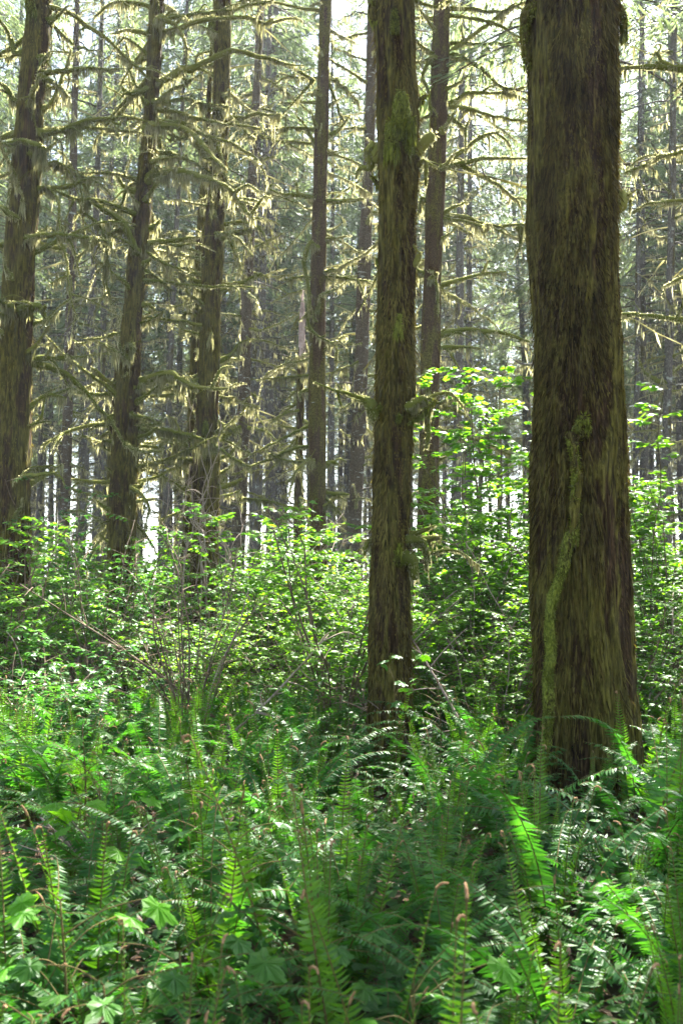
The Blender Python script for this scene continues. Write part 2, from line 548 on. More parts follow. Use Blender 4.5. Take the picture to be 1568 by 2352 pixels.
# ------------------------------------------------------------------ crowns
def spray_crown(mb, rng, z0, z1, rmax, nb, per, mn=0, mw=1, axis=lambda z: np.zeros(3), droop=0.35, q=1.0):
    """live conifer branches: a woody axis with many small needle sprays"""
    for b in range(nb):
        h = z0 + (z1 - z0) * (b + rng.random()) / nb
        f = (h - z0) / (z1 - z0)
        R = rmax * (1 - f) ** 0.75 * (0.65 + 0.45 * rng.random()) + 0.25
        a = rng.random() * 2 * math.pi
        d = np.array([math.cos(a), math.sin(a), 0.0])
        s = np.linspace(0, 1, 7)
        pts = axis(h) + d * (s * R)[:, None] + np.array([0, 0, 1.0]) * (0.22 * s * R - droop * s ** 2 * R)[:, None] + np.array([0, 0, h])
        side = np.array([-d[1], d[0], 0])
        pts += side * (rng.normal(0, .1) * s ** 2 * R)[:, None]
        v, fc = tube(pts, np.linspace(0.022, 0.005, 7) * (0.6 + R * .35), 3)
        mb.add(v, fc, mw)
        k = int(1.7 * per * R / rmax) + 4
        t = 0.12 + 0.88 * rng.random(k) ** 0.8
        p = pts[0] + (np.stack([np.interp(t, s, pts[:, i]) for i in range(3)], -1) - pts[0])
        sg = rng.choice([-1, 1], k)
        spread = (1 - t * 0.65) * R * 0.33 * rng.random(k)
        dirv = nrm(side * sg[:, None] * 0.8 + d * 0.7 + np.stack([np.zeros(k)] * 2 + [rng.normal(-.25, .22, k)], -1))
        p = p + dirv * spread[:, None]
        p[:, 2] -= 0.25 * spread + 0.12 * rng.random(k) * R * .3
        # each spray: narrow feathery diamond strips
        strips(mb, p, dirv + np.array([0, 0, -0.35]), (0.14 + 0.20 * rng.random(k)) * q, (0.018 + 0.028 * rng.random(k)) * q, m=mn, rng=rng,
               side=np.cross(dirv, np.array([0, 0, 1.0])) + rng.normal(0, .5, (k, 3)))


def dead_limbs(mb, rng, z0, z1, count, axis, rad_at, mw, mm, lmax=1.6, sc=1.0):
    for b in range(count):
        h = z0 + (z1 - z0) * rng.random()
        a = rng.random() * 2 * math.pi
        d = np.array([math.cos(a), math.sin(a), rng.normal(0.05, .25)])
        L = lmax * (0.2 + 0.8 * rng.random() ** 1.3) * (0.7 + 0.5 * h / z1)
        s = np.linspace(0, 1, 7)
        side = np.array([-d[1], d[0], 0])
        bow = rng.normal(0, .22)
        pts = axis(h) + np.array([0, 0, h]) + d * (s * L + rad_at(h) * .6)[:, None] + side * (bow * s ** 2 * L)[:, None] + np.array([0, 0, 1.0]) * (rng.normal(-.12, .18) * s ** 2 * L)[:, None]
        pts += rng.normal(0, .02, pts.shape) * s[:, None]
        r0 = (0.014 + 0.016 * rng.random()) * sc
        v, fc = tube(pts, np.linspace(r0, r0 * .3, 7) * np.linspace(1, 1, 7), 4, lump=.25, lump_s=9)
        mb.add(v, fc, mw if rng.random() < .6 else mm)
        for q in range(rng.integers(1, 5)):
            i = rng.integers(1, 6)
            dd = nrm(d * .6 + side * rng.choice([-1, 1]) * (0.3 + rng.random()) + np.array([0, 0, rng.normal(-.2, .3)]))
            tl = L * (0.12 + .3 * rng.random())
            tp = pts[i] + dd * np.linspace(0, tl, 4)[:, None] + np.array([0, 0, -0.12 * tl]) * (np.linspace(0, 1, 4) ** 2)[:, None]
            v, fc = tube(tp, np.linspace(r0 * .5, r0 * .15, 4), 3)
            mb.add(v, fc, mw)
            k = int(rng.integers(0, 8))
            if k:
                pi = tp[rng.integers(0, 4, k)]
                strips(mb, pi, np.array([[0, 0, -1.0]] * k), 0.05 + .12 * rng.random(k), 0.014 + .014 * rng.random(k), m=mm, rng=rng)
        k = int(rng.integers(4, 22))
        t = rng.random(k)
        pi = np.stack([np.interp(t, s, pts[:, c]) for c in range(3)], -1)
        strips(mb, pi, np.array([[0, 0, -1.0]] * k) + rng.normal(0, .15, (k, 3)), 0.05 + .22 * rng.random(k) ** 2, 0.016 + .02 * rng.random(k), m=mm, rng=rng)


# ------------------------------------------------------------------ near trees, built one by one
def trunk_line(spec, d, H):
    """spec: list of (x, y, w) down the trunk in photograph measure; returns heights, centres, radii"""
    pts = np.array([P(x, y, d) for x, y, w in spec])
    dist = np.array([np.linalg.norm(p - np.array([0, 0, CAMZ])) for p in pts])
    r = np.array([w for _, _, w in spec]) * np.array([d * 1.0] * len(spec)) / F / 2 * (np.hypot(d, (pts[:, 2] - CAMZ) * 0.0) / d)
    o = np.argsort(pts[:, 2])
    pts, r = pts[o], r[o]
    z = pts[:, 2]
    # down to the ground
    k = (pts[1, 0] - pts[0, 0]) / (z[1] - z[0]) if len(z) > 1 else 0
    k = np.clip(k, -.06, .06)
    zz, xx, rr = list(z), list(pts[:, 0]), list(r)
    if z[0] > 0.3:
        zz.insert(0, -0.3)
        xx.insert(0, xx[0] - k * (z[0] + .3))
        rr.insert(0, rr[0] * 1.12)
    else:
        zz.insert(0, z[0] - .6); xx.insert(0, xx[0]); rr.insert(0, rr[0] * 1.1)
    kt = np.clip((xx[-1] - xx[-2]) / (zz[-1] - zz[-2]), -.05, .05)
    zt, rt = zz[-1], rr[-1]
    for q in (0.35, 0.7, 1.0):
        h = zt + (H - zt) * q
        zz.append(h)
        xx.append(xx[-1] + kt * (H - zt) * 0.33)
        rr.append(max(0.02, rt * (1 - q * .93)))
    return np.array(zz), np.array(xx), np.array(rr)


TREES = {}


def near_tree(key, name, label, cat, spec, d, H=25.0, mat=None, ridge=0.05, fuzz=0, sides=40, dz=0.07, moss_len=0.12, crown=None, flare=0.0, group=None, seed=0):
    rng = np.random.default_rng(100 + seed)
    zz, xx, rr = trunk_line(spec, d, H)
    gz = float(ground_z(xx[0], d))
    loc = np.array([xx[0], d, gz])
    root = thing(name, label, cat, loc, group=group)
    zs = np.concatenate([np.arange(zz[0], min(H, 15.5), dz), np.arange(min(H, 15.5), H, 0.6), [H]])

    def cx(z):
        return np.interp(z, zz, xx)

    def cr(z):
        return np.interp(z, zz, rr)
    # gentle smoothing of the pixel polyline
    zq = zs
    X = sum(cx(zq + o) for o in (-.5, -.25, 0, .25, .5)) / 5
    R = sum(cr(zq + o) for o in (-.4, 0, .4)) / 3
    R = R * (1 + flare * np.exp(-np.maximum(zs - gz, 0) / 0.35))
    Yc = d + vn(np.stack([zs * 0 + seed, zs * 0, zs], -1), 0.25) * 0.06
    a = np.linspace(0, 2 * math.pi, sides, endpoint=False)
    q = np.stack([np.cos(a)[None] * R[:, None], np.sin(a)[None] * R[:, None], np.repeat(zs[:, None], sides, 1)], -1)
    qs = q * np.array([10, 10, 1.0]) + seed
    warp = vn(q * np.array([5, 5, 1.6]) + seed, 1.0, 3.0)[..., None] * np.array([.5, .5, .25])
    rid = 1 - np.abs(vn(qs + warp, 1.0)) * 2.6
    rid2 = 1 - np.abs(vn(q * np.array([24, 24, 2.6]) + seed + warp * 2, 1.0)) * 2.6
    amp = ridge * np.clip(R[:, None], .05, .35)
    prof = 0.55 * rid + 0.35 * rid2 + .25 * vn(q * np.array([40, 40, 9]), 1.0)
    prof = np.clip(prof, -.9, 1.1) - .25
    disp = amp * prof * .55 + R[:, None] * 0.13 * vn(q * np.array([2.5, 2.5, 0.9]) + seed, 1.0)
    if flare:
        disp = disp + R[:, None] * 0.16 * np.exp(-np.maximum(zs - gz, 0) / 0.5)[:, None] * np.cos(a * 5 + seed)[None]
    Rr = R[:, None] + disp
    V = np.stack([X[:, None] + np.cos(a)[None] * Rr, Yc[:, None] + np.sin(a)[None] * Rr, np.repeat(zs[:, None], sides, 1)], -1)
    n = len(zs)
    i = np.arange(n - 1)[:, None] * sides
    j = np.arange(sides)[None]
    f = np.stack([i + j, i + (j + 1) % sides, i + sides + (j + 1) % sides, i + sides + j], -1).reshape(-1, 4)
    mb = MB()
    mb.add(V.reshape(-1, 3) - loc, f, 0)
    mb.f.append((np.array([np.arange(sides) + (n - 1) * sides], np.int32), 0, True))
    tm = mb.mesh('trunk', [mat or M_trunk2])
    at_ = tm.attributes.new('ridge', 'FLOAT', 'POINT')
    at_.data.foreach_set('value', prof.astype(np.float32).ravel())
    t = obj('trunk', tm, root)
    if fuzz:
        hm = MB()
        zi = rng.random(fuzz)
        ztop = min(H * .95, P(0, -60, d)[2])
        zf = zz[0] + .3 + (ztop - zz[0]) * zi
        ai = rng.random(fuzz) * 2 * math.pi
        ii = np.clip(np.searchsorted(zs, zf), 0, n - 1)
        jj = (ai / (2 * math.pi) * sides).astype(int) % sides
        p = V[ii, jj] - loc
        out = np.stack([np.cos(ai), np.sin(ai), np.zeros(fuzz)], -1)
        bare = vn(np.stack([out[:, 0] * 2.4, out[:, 1] * 2.4, zf * .55], -1), 1.0, seed + 40) + .5 * vn(np.stack([out[:, 0] * 7, out[:, 1] * 7, zf * 2], -1), 1.0, seed)
        kp = bare > -.22
        if seed == 1:
            kp &= (zf > 1.7 + .5 * bare) | (rng.random(fuzz) < .35)
        zf, ai, ii, jj, p, out = zf[kp], ai[kp], ii[kp], jj[kp], p[kp], out[kp]
        fuzz = len(zf)
        w = np.clip(0.45 + 0.9 * vn(np.stack([out[:, 0] * 3, out[:, 1] * 3, zf * 1.1], -1), 1.0, seed + 2), 0.05, 1)
        L = 0.03 + moss_len * w * rng.random(fuzz)
        wid = 0.004 + 0.006 * rng.random(fuzz)
        dirv = out * (0.10 + .60 * rng.random(fuzz) ** 2.5)[:, None] + np.array([0, 0, -1.0]) + rng.normal(0, .10, (fuzz, 3))
        side = np.cross(out, np.array([0, 0, 1.0])) + rng.normal(0, .4, (fuzz, 3))
        strips(hm, p - out * .004, dirv, L, wid, side=side, rng=rng, bend=rng.normal(0, .1, (fuzz, 3)))
        obj('trunk_moss', hm.mesh('trunk_moss', [M_fuzz]), root)
    info = dict(root=root, loc=loc, d=d, cx=lambda z: float(cx(z)), cr=lambda z: float(cr(z)), rng=rng, H=H, V=V, zs=zs)
    if crown:
        cb = MB()
        z0 = crown[0]
        spray_crown(cb, rng, z0, H - .3, crown[1], crown[2], crown[3], 0, 1, axis=lambda h: np.array([cx(h) - loc[0], 0, -loc[2]]))
        obj('crown', cb.mesh('crown', [M_needle, M_far]), root)
    TREES[key] = info
    return info


def px_branch(key, px, w, moss=1.0, dd=0.0, dend=0.0, **k):
    """branch through photograph points at the depth of its tree; dend: how far it comes forward / goes back at its tip"""
    T = TREES[key]
    n = len(px)
    pts = []
    for i, (x, y) in enumerate(px):
        pts.append(P(x, y, T['d'] + dd + dend * i / (n - 1)))
    # root it in the trunk
    z = pts[0][2]
    c = np.array([T['cx'](z), T['d'], z])
    v = c - pts[0]
    L = np.linalg.norm(v)
    if L > 1e-3 and L < 1.2:
        pts.insert(0, pts[0] + v / L * max(0.0, L - T['cr'](z) * 0.55))
    return make_branch(T['root'], T['loc'], pts, w * T['d'] / F / 2, T['rng'], moss=moss, **k)


def rnd_branches(key, n, y0, y1, lmin, lmax, w, moss=0.8, sidebias=None, up=0.0):
    """further branches round the trunk between photograph heights y0 (top) and y1"""
    T = TREES[key]
    rng = T['rng']
    zt, zb = P(784, y0, T['d'])[2], P(784, y1, T['d'])[2]
    for i in range(n):
        z = zb + (zt - zb) * (i + rng.random()) / n
        a = rng.random() * 2 * math.pi
        if sidebias is not None and rng.random() < .6:
            a = sidebias + rng.normal(0, .5)
        L = lmin + (lmax - lmin) * rng.random() ** 1.6
        d = np.array([math.cos(a), math.sin(a), rng.normal(up, .28)])
        side = np.array([-d[1], d[0], 0])
        c = np.array([T['cx'](z), T['d'], z])
        r = T['cr'](z)
        bow, dr = rng.normal(0, .18), rng.normal(-.10, .22)
        pts = [c + d * (r * .6 + s * L) + side * bow * s * s * L + np.array([0, 0, dr * s * s * L]) for s in (0, .3, .65, 1.0)]
        make_branch(T['root'], T['loc'], pts, w * (0.6 + .7 * rng.random()), rng, moss=moss * (0.5 + rng.random()))


def knob(key, x, y, wpx, hpx, lean=(0, 0), label=None):
    """mossy stub of a broken branch standing out of the trunk towards the viewer"""
    T = TREES[key]
    rng = T['rng']
    d = T['d']
    c = P(x, y, d)
    z = c[2]
    r = T['cr'](z)
    cxz = T['cx'](z)
    off = np.clip((c[0] - cxz) / r, -1.3, 1.3)
    yy = d - r * math.sqrt(max(0.0, 1 - min(1, off * off)))
    w = wpx * d / F / 2
    h = hpx * d / F
    base = np.array([c[0] - off * r * .25, yy + r * .25, z - h * .35])
    tip = np.array([c[0] + lean[0], yy - w * 2.0, z + h * .45 + lean[1]])
    pts = smooth_line([base, (base + tip) / 2 + np.array([0, -w * .5, 0]), tip], 12)
    s = np.linspace(0, 1, 12)
    rr = w * (1.25 - .35 * s) * np.sqrt(np.clip(1 - (s ** 6) * .75, .05, 1))
    mb = MB()
    tube_to(mb, pts, rr, 12, 0, lump=.22, lump_s=18, seed=x)
    hm = MB()
    moss_on(hm, pts, rr, rng, dens=1500, lmax=h * .7)
    for q in (mb, hm):
        q.v = [v - T['loc'].astype(np.float32) for v in q.v]
    b = obj('branch_stub', mb.mesh('branch_stub', [M_limb]), T['root'])
    if label:
        b['label'] = label
    obj('hanging_moss', hm.mesh('hanging_moss', [M_green]), b)


# ---- the two trunks nearest the camera
near_tree('T8', 'conifer_tree', 'thickest trunk of all, shaggy with brown moss, standing among ferns on the right', 'tree',
          [(1315, 0, 205), (1317, 300, 200), (1320, 600, 198), (1325, 900, 205), (1326, 1200, 212), (1330, 1500, 212), (1340, 1700, 214), (1343, 1840, 224)],
          7.3, H=27, mat=M_trunk, ridge=0.19, fuzz=70000, sides=170, dz=0.022, crown=(12.5, 2.4, 50, 60), flare=0.16, seed=1, moss_len=.17)
near_tree('T6', 'conifer_tree', 'medium near trunk in brown moss with a knob high up, left of the thickest one', 'tree',
          [(905, 0, 100), (912, 200, 92), (915, 300, 90), (913, 600, 90), (905, 900, 90), (898, 1200, 88), (892, 1500, 90), (888, 1780, 92)],
          8.2, H=24, mat=M_trunk, ridge=0.22, fuzz=30000, sides=110, dz=0.025, crown=(13.0, 2.2, 44, 55), flare=0.28, seed=2, moss_len=.15)
# ---- left group
near_tree('T1', 'conifer_tree', 'dark mossy trunk at the left edge of the photo, furthest left of the big trunks', 'tree',
          [(92, 0, 52), (80, 130, 58), (65, 300, 66), (45, 600, 74), (36, 850, 78), (28, 1150, 82)], 12.5, H=24, mat=M_trunk, ridge=0.20, fuzz=12000, sides=56, dz=0.04,
          crown=(13.5, 1.95, 34, 46), seed=3)
near_tree('T2', 'conifer_tree', 'leaning mossy trunk with long moss-draped limbs, second big trunk from the left', 'tree',
          [(360, 0, 31), (345, 300, 36), (325, 500, 41), (306, 700, 46), (293, 900, 55), (282, 1200, 62)], 14.0, H=25, mat=M_trunk, ridge=0.20, fuzz=12000, sides=48, dz=0.04,
          crown=(14.5, 1.95, 34, 46), seed=4)
near_tree('T2b', 'conifer_tree', 'slim dead stem standing against the left side of the leaning mossy trunk', 'tree',
          [(272, 820, 15), (268, 900, 20), (262, 1000, 26), (262, 1200, 30)], 14.6, H=5.2, mat=M_trunk, ridge=0.1, fuzz=1200, sides=28, dz=0.05, seed=5)
near_tree('T3', 'conifer_tree', 'olive mossy trunk with a sunlit right edge, third big trunk from the left', 'tree',
          [(513, 0, 38), (506, 300, 43), (488, 600, 46), (478, 900, 52), (470, 1200, 62)], 15.0, H=26, mat=M_trunk, ridge=0.16, fuzz=12000, sides=48, dz=0.04,
          crown=(15.5, 1.95, 34, 46), seed=6)
near_tree('T3b', 'conifer_tree', 'thinner mossy stem tangled in bare vines just left of the olive mossy trunk', 'tree',
          [(470, 400, 20), (458, 600, 24), (448, 900, 30), (438, 1200, 34)], 15.8, H=12, mat=M_trunk, ridge=0.10, fuzz=2500, sides=32, dz=0.05, seed=7)
near_tree('T4', 'conifer_tree', 'dark red-brown slender trunk, fourth clear trunk from the left', 'tree',
          [(748, 0, 26), (738, 300, 32), (731, 600, 35), (728, 900, 38), (730, 1200, 40)], 17.5, H=27, mat=M_scaly, ridge=0.06, fuzz=1800, sides=36, dz=0.05,
          crown=(17.0, 1.87, 34, 46), seed=8)
near_tree('T5', 'conifer_tree', 'slender trunk banded with pale lichen, just left of the medium mossy trunk', 'tree',
          [(853, 0, 21), (850, 300, 25), (836, 600, 29), (828, 900, 31), (813, 1200, 32)], 21.0, H=27, mat=M_grey, ridge=0.05, fuzz=600, sides=30, dz=0.06,
          crown=(17.0, 1.4, 22, 26), seed=9)
near_tree('T7', 'conifer_tree', 'red-brown trunk with long sunlit branches, between the medium and the thickest trunk', 'tree',
          [(1014, 0, 36), (1006, 300, 41), (993, 600, 42), (986, 900, 44), (983, 1180, 48)], 15.5, H=26, mat=M_scaly, ridge=0.06, fuzz=2200, sides=40, dz=0.05,
          crown=(16.0, 1.95, 34, 46), seed=10)
near_tree('T10', 'conifer_tree', 'grey barked slender trunk, next one right of the olive mossy trunk', 'tree',
          [(590, 200, 18), (575, 500, 24), (565, 700, 28), (558, 1000, 30), (545, 1300, 32)], 22.0, H=26, mat=M_grey, ridge=0.05, fuzz=700, sides=26, dz=0.06,
          crown=(17.0, 1.4, 22, 26), seed=11)
near_tree('T11', 'conifer_tree', 'thin dark trunk close to the right of the grey barked slender trunk', 'tree',
          [(612, 300, 14), (603, 600, 18), (598, 900, 20), (588, 1250, 22)], 28.0, H=28, mat=M_far, ridge=0.05, fuzz=0, sides=20, dz=0.1,
          crown=(15.0, 1.89, 50, 60), seed=12)
near_tree('T13', 'conifer_tree', 'slim trunk with lichen patches seen just right of the left edge trunk', 'tree',
          [(175, 100, 14), (168, 500, 18), (160, 800, 22), (150, 1200, 25)], 24.0, H=27, mat=M_grey, ridge=0.05, fuzz=500, sides=22, dz=0.08,
          crown=(17.0, 1.4, 22, 26), seed=13)
near_tree('T14', 'conifer_tree', 'thin brown trunk halfway between the left edge trunk and the leaning mossy trunk', 'tree',
          [(232, 100, 11), (222, 500, 14), (208, 800, 17), (190, 1200, 19)], 29.0, H=28, mat=M_far, ridge=0.05, fuzz=0, sides=20, dz=0.1,
          crown=(14.0, 1.89, 50, 60), seed=14)
near_tree('T15', 'conifer_tree', 'thin dark trunk in the gap right of the leaning mossy trunk', 'tree',
          [(412, 400, 10), (398, 700, 13), (386, 1000, 15), (376, 1280, 17)], 30.0, H=28, mat=M_far, ridge=0.05, fuzz=0, sides=18, dz=0.1,
          crown=(15.0, 1.89, 50, 60), seed=15)
near_tree('T16', 'conifer_tree', 'dark trunk with short curved branches behind, right of the red-brown trunk with sunlit branches', 'tree',
          [(1060, 200, 14), (1055, 600, 17), (1052, 900, 20), (1048, 1080, 22)], 25.0, H=26, mat=M_far, ridge=0.05, fuzz=400, sides=20, dz=0.08,
          crown=(17.0, 1.4, 22, 26), seed=16)
near_tree('T9', 'conifer_tree', 'straight slender trunk near the right edge of the photo', 'tree',
          [(1546, 100, 14), (1540, 500, 18), (1532, 900, 21), (1527, 1250, 24)], 24.0, H=27, mat=M_far, ridge=0.05, fuzz=500, sides=22, dz=0.08,
          crown=(17.0, 1.4, 22, 26), seed=17)
near_tree('T17', 'conifer_tree', 'thin trunk right beside the thickest trunk on its right side', 'tree',
          [(1468, 300, 10), (1463, 700, 12), (1460, 1000, 14), (1456, 1250, 15)], 34.0, H=28, mat=M_far, ridge=0.05, fuzz=0, sides=18, dz=0.1,
          crown=(14.0, 1.89, 50, 60), seed=18)
near_tree('T20', 'conifer_tree', 'mossy conifer just outside the right edge whose branches reach into the photo', 'tree',
          [(1668, 0, 44), (1660, 600, 52), (1650, 1200, 60)], 11.5, H=22, mat=M_trunk, ridge=0.1, fuzz=1500, sides=30, dz=0.08, crown=(12.5, 1.87, 34, 46), seed=19)
# snag
near_tree('T12', 'dead_snag', 'broken dead trunk with a pale splintered top, left of the dark red-brown trunk', 'dead tree',
          [(696, 700, 15), (690, 900, 18), (684, 1200, 20)], 20.5, H=7.0, mat=M_trunk, ridge=0.07, fuzz=700, sides=24, dz=0.06, seed=20)


def snag_top():
    T = TREES['T12']
    mb = MB()
    c = np.array([T['cx'](6.6), T['d'], 6.2])
    for q in range(9):
        a = q * .7
        o = np.array([math.cos(a), math.sin(a), 0]) * .035
        h = 1.15 + 0.75 * random.random()
        pts = [c + o, c + o * 1.3 + np.array([0, 0, h * .5]), c + o * .7 + np.array([.02, 0, h])]
        tube_to(mb, smooth_line(pts, 8), np.linspace(.045, .008, 8), 6, 0, lump=.3, lump_s=14, seed=q)
    mb.v = [v - T['loc'].astype(np.float32) for v in mb.v]
    o = obj('splintered_top', mb.mesh('splintered_top', [M_snag]), T['root'])
    o['label'] = 'pale pinkish bare splintered wood'


snag_top()

for key, n in (('T6', 5), ('T1', 16), ('T2', 16), ('T3', 14), ('T4', 14), ('T7', 12)):
    T = TREES[key]
    rg = np.random.default_rng(sum(map(ord, key)))
    zt = P(784, 0, T['d'])[2]
    for i in range(n):
        z = 1.2 + (zt - 1.2) * (i + rg.random()) / n
        a = rg.random() * 2 * math.pi
        L = T['cr'](z) * (.25 if key in ('T8', 'T6') else .6) + .05 + .16 * rg.random() ** 2 * (1 if key in ('T8', 'T6') else 1.8)
        c = np.array([T['cx'](z), T['d'], z])
        d0 = np.array([math.cos(a), math.sin(a), .15 + .5 * rg.random()])
        p0 = c + d0 * np.array([1, 1, 0]) * T['cr'](z) * .8
        make_branch(T['root'], T['loc'], [p0, p0 + d0 * L * .5, p0 + d0 * L + np.array([0, 0, .05])], .016 + .014 * rg.random(), rg, moss=1.0, twigs=False, fur=2 if key == 'T6' else 1, mat=M_trunk2 if key == 'T6' else None, name='branch_stub')

# ---- branches traced on the photograph, each at the depth of its own tree
B = px_branch
B('T1', [(112, 165), (165, 162), (215, 158), (262, 166)], 13, 1.3)
B('T1', [(108, 305), (150, 298), (200, 278), (250, 272), (310, 272)], 16, 1.3)
B('T1', [(110, 300), (180, 292), (250, 290), (310, 298)], 9, 1.0, dd=.2)
B('T1', [(78, 545), (130, 540), (190, 545), (250, 550)], 15, 1.7, dd=-.2, dend=-.4)
B('T1', [(112, 12), (165, 30), (200, 58), (250, 92), (300, 140), (350, 172)], 13, 1.1, dend=.6)
B('T1', [(70, 705), (95, 705), (106, 735)], 18, 1.5, dd=-.3)
B('T1', [(72, 822), (110, 825), (175, 822), (197, 818)], 13, 1.1)
B('T1', [(66, 935), (100, 915), (155, 915)], 14, 1.2)
B('T1', [(64, 1085), (95, 1080), (122, 1076)], 11, .8)
B('T1', [(60, 985), (100, 960), (105, 900)], 9, .8)
B('T1', [(35, 120), (20, 80), (0, 55), (-30, 40)], 12, 1.0)
B('T1', [(28, 230), (10, 200), (-20, 190)], 13, 1.0)
B('T1', [(15, 560), (-20, 570), (-60, 575)], 14, 1.2)
B('T1', [(95, 340), (50, 325), (-20, 330)], 16, 1.3, dd=-.3)
B('T1', [(105, 250), (135, 200), (150, 150), (162, 110)], 11, .6)
B('T1', [(85, 440), (110, 430), (135, 470), (140, 540), (160, 640), (178, 720)], 9, 1.3, dend=-.5)
B('T1', [(95, 430), (155, 425), (190, 410)], 13, .9)
B('T1', [(100, 380), (130, 375), (165, 400)], 11, .9)
B('T2', [(312, 572), (290, 520), (250, 490), (205, 457), (155, 450)], 15, 1.2, dd=-.2, dend=-.5)
B('T2', [(318, 560), (350, 592), (400, 615), (440, 640)], 9, 1.2, dend=-.3)
B('T2', [(205, 457), (190, 485), (230, 520), (240, 600), (255, 680)], 7, 1.5, dd=-.6, dend=-.2)
B('T2', [(372, 60), (350, 22), (300, 8), (260, 12), (222, 35)], 13, 1.0)
B('T2', [(365, 40), (400, 55), (425, 90), (436, 120)], 12, 1.2, dd=-.2)
B('T2', [(345, 82), (300, 76), (250, 80)], 13, .7)
B('T2', [(365, 75), (400, 70), (450, 52), (510, 45), (560, 40), (615, 52), (645, 45)], 12, 1.3, dend=-.6)
B('T2', [(362, 192), (415, 162), (450, 150), (500, 128), (555, 120), (620, 132), (675, 150), (722, 172)], 15, 1.2, dend=.4)
B('T2', [(360, 240), (425, 228), (475, 245), (535, 248)], 9, 1.3, dend=-.3)
B('T2', [(355, 250), (425, 262), (475, 280), (525, 292), (595, 298)], 11, 1.5, dend=-.4)
B('T2', [(350, 283), (415, 295), (465, 325), (500, 370), (520, 390)], 15, 1.4, dd=-.2, dend=-.5)
B('T2', [(352, 275), (415, 285), (475, 310), (540, 335), (585, 362), (592, 380)], 11, 1.4, dend=-.3)
B('T2', [(335, 430), (350, 397), (415, 393), (465, 408), (500, 420), (535, 440), (560, 475), (585, 510)], 17, 1.6, dend=-.6)
B('T2', [(330, 562), (390, 553), (450, 543)], 15, 1.6)
B('T2', [(310, 440), (285, 432), (266, 405)], 14, .9)
B('T2', [(308, 490), (270, 488), (238, 478)], 12, .8)
B('T2', [(335, 210), (300, 220), (284, 200)], 16, .4)
B('T2', [(340, 225), (318, 200), (290, 150), (270, 130)], 8, .9)
B('T2', [(345, 130), (310, 100), (280, 90)], 9, .8)
B('T2', [(318, 890), (350, 870), (390, 862), (420, 875), (460, 892), (528, 895)], 17, 1.6, dend=-.5)
B('T2', [(315, 905), (360, 908), (400, 905)], 12, 1.2)
B('T2', [(280, 893), (240, 870), (205, 853)], 12, 1.2)
B('T2', [(275, 900), (220, 905), (165, 897)], 11, 1.2)
B('T2', [(312, 1003), (340, 1000), (363, 985)], 15, 1.2)
B('T2', [(308, 1022), (345, 1025), (372, 1035)], 10, .9)
B('T2', [(305, 1112), (350, 1100), (397, 1076)], 9, .8)
B('T2', [(268, 1112), (210, 1105), (162, 1098)], 11, 1.0)
B('T2', [(306, 1150), (340, 1148), (363, 1143)], 11, 1.0)
B('T2', [(270, 985), (250, 960), (230, 950)], 14, 1.0)
B('T2', [(340, 700), (355, 715), (330, 725)], 9, .8)
B('T2', [(296, 430), (262, 520), (240, 620), (250, 700), (268, 735)], 6, 2.0, dend=-.5)
B('T3', [(508, 668), (545, 660), (592, 642)], 15, 1.1)
B('T3', [(505, 652), (555, 650), (605, 637)], 9, 1.0, dd=.3)
B('T3', [(500, 832), (530, 820), (552, 800), (552, 815)], 12, .9)
B('T3', [(503, 850), (525, 830)], 14, 1.0)
B('T3', [(496, 1012), (525, 1000), (549, 986)], 17, .9)
B('T3', [(495, 1060), (530, 1052)], 12, .9)
B('T3', [(493, 1125), (530, 1112), (556, 1100)], 13, 1.0)
B('T3', [(462, 652), (440, 640), (430, 605)], 11, .7)
B('T3', [(495, 128), (487, 90), (478, 70)], 12, .8)
B('T3', [(515, 250), (560, 300), (590, 330)], 9, 1.4, dd=-.2, dend=-.3)
B('T3', [(500, 300), (512, 380), (520, 440)], 9, 1.8, dd=-.5, dend=-.2)
B('T3', [(458, 1000), (420, 1010), (370, 1008)], 11, 1.1)
B('T3', [(500, 520), (560, 515), (605, 525)], 12, .9)
B('T4', [(718, 457), (675, 447), (612, 433)], 13, 1.3)
B('T4', [(745, 462), (790, 462), (836, 458)], 14, 1.1)
B('T4', [(738, 23), (620, 4), (560, 8)], 9, 1.2)
B('T4', [(725, 328), (708, 310), (698, 283)], 11, .8)
B('T4', [(748, 322), (782, 297), (806, 264)], 11, .9)
B('T4', [(718, 640), (690, 636), (658, 643)], 9, 1.2)
B('T4', [(742, 630), (790, 640), (865, 650)], 11, 1.3)
B('T4', [(712, 560), (700, 600), (708, 680), (713, 760), (765, 792), (772, 830)], 10, 1.2, dd=-.3)
B('T4', [(712, 1060), (650, 1055), (618, 1043)], 9, 1.3)
B('T4', [(748, 1070), (765, 1062), (776, 1068)], 15, 1.0)
B('T4', [(715, 895), (690, 903), (688, 925)], 10, 1.0)
B('T4', [(745, 1135), (775, 1135), (803, 1138)], 12, 1.0)
B('T4', [(750, 355), (800, 365), (850, 385)], 8, 1.0)
B('T4', [(750, 160), (775, 250), (788, 280)], 7, 1.4)
B('T4', [(735, 180), (680, 172), (640, 160)], 7, 1.2)
B('T4', [(738, 330), (690, 325), (655, 322)], 8, 1.3)
B('T6', [(866, 945), (835, 918), (800, 902), (755, 884), (708, 864)], 13, .25, taper=.12, dend=-.2)
B('T6', [(866, 955), (845, 925), (815, 908)], 26, 1.3, taper=.4, dd=-.02)
B('T6', [(946, 935), (968, 925), (978, 945), (972, 1040)], 20, 1.3, taper=.5, dd=-.1)
B('T6', [(955, 610), (968, 598), (975, 593)], 11, .5)
B('T6', [(868, 360), (848, 345), (850, 385)], 30, .9, taper=.7, dd=.2)
B('T6', [(948, 355), (978, 325), (992, 316)], 27, .9, taper=.5)
B('T6', [(955, 380), (975, 370), (970, 420)], 14, .8, taper=.5)
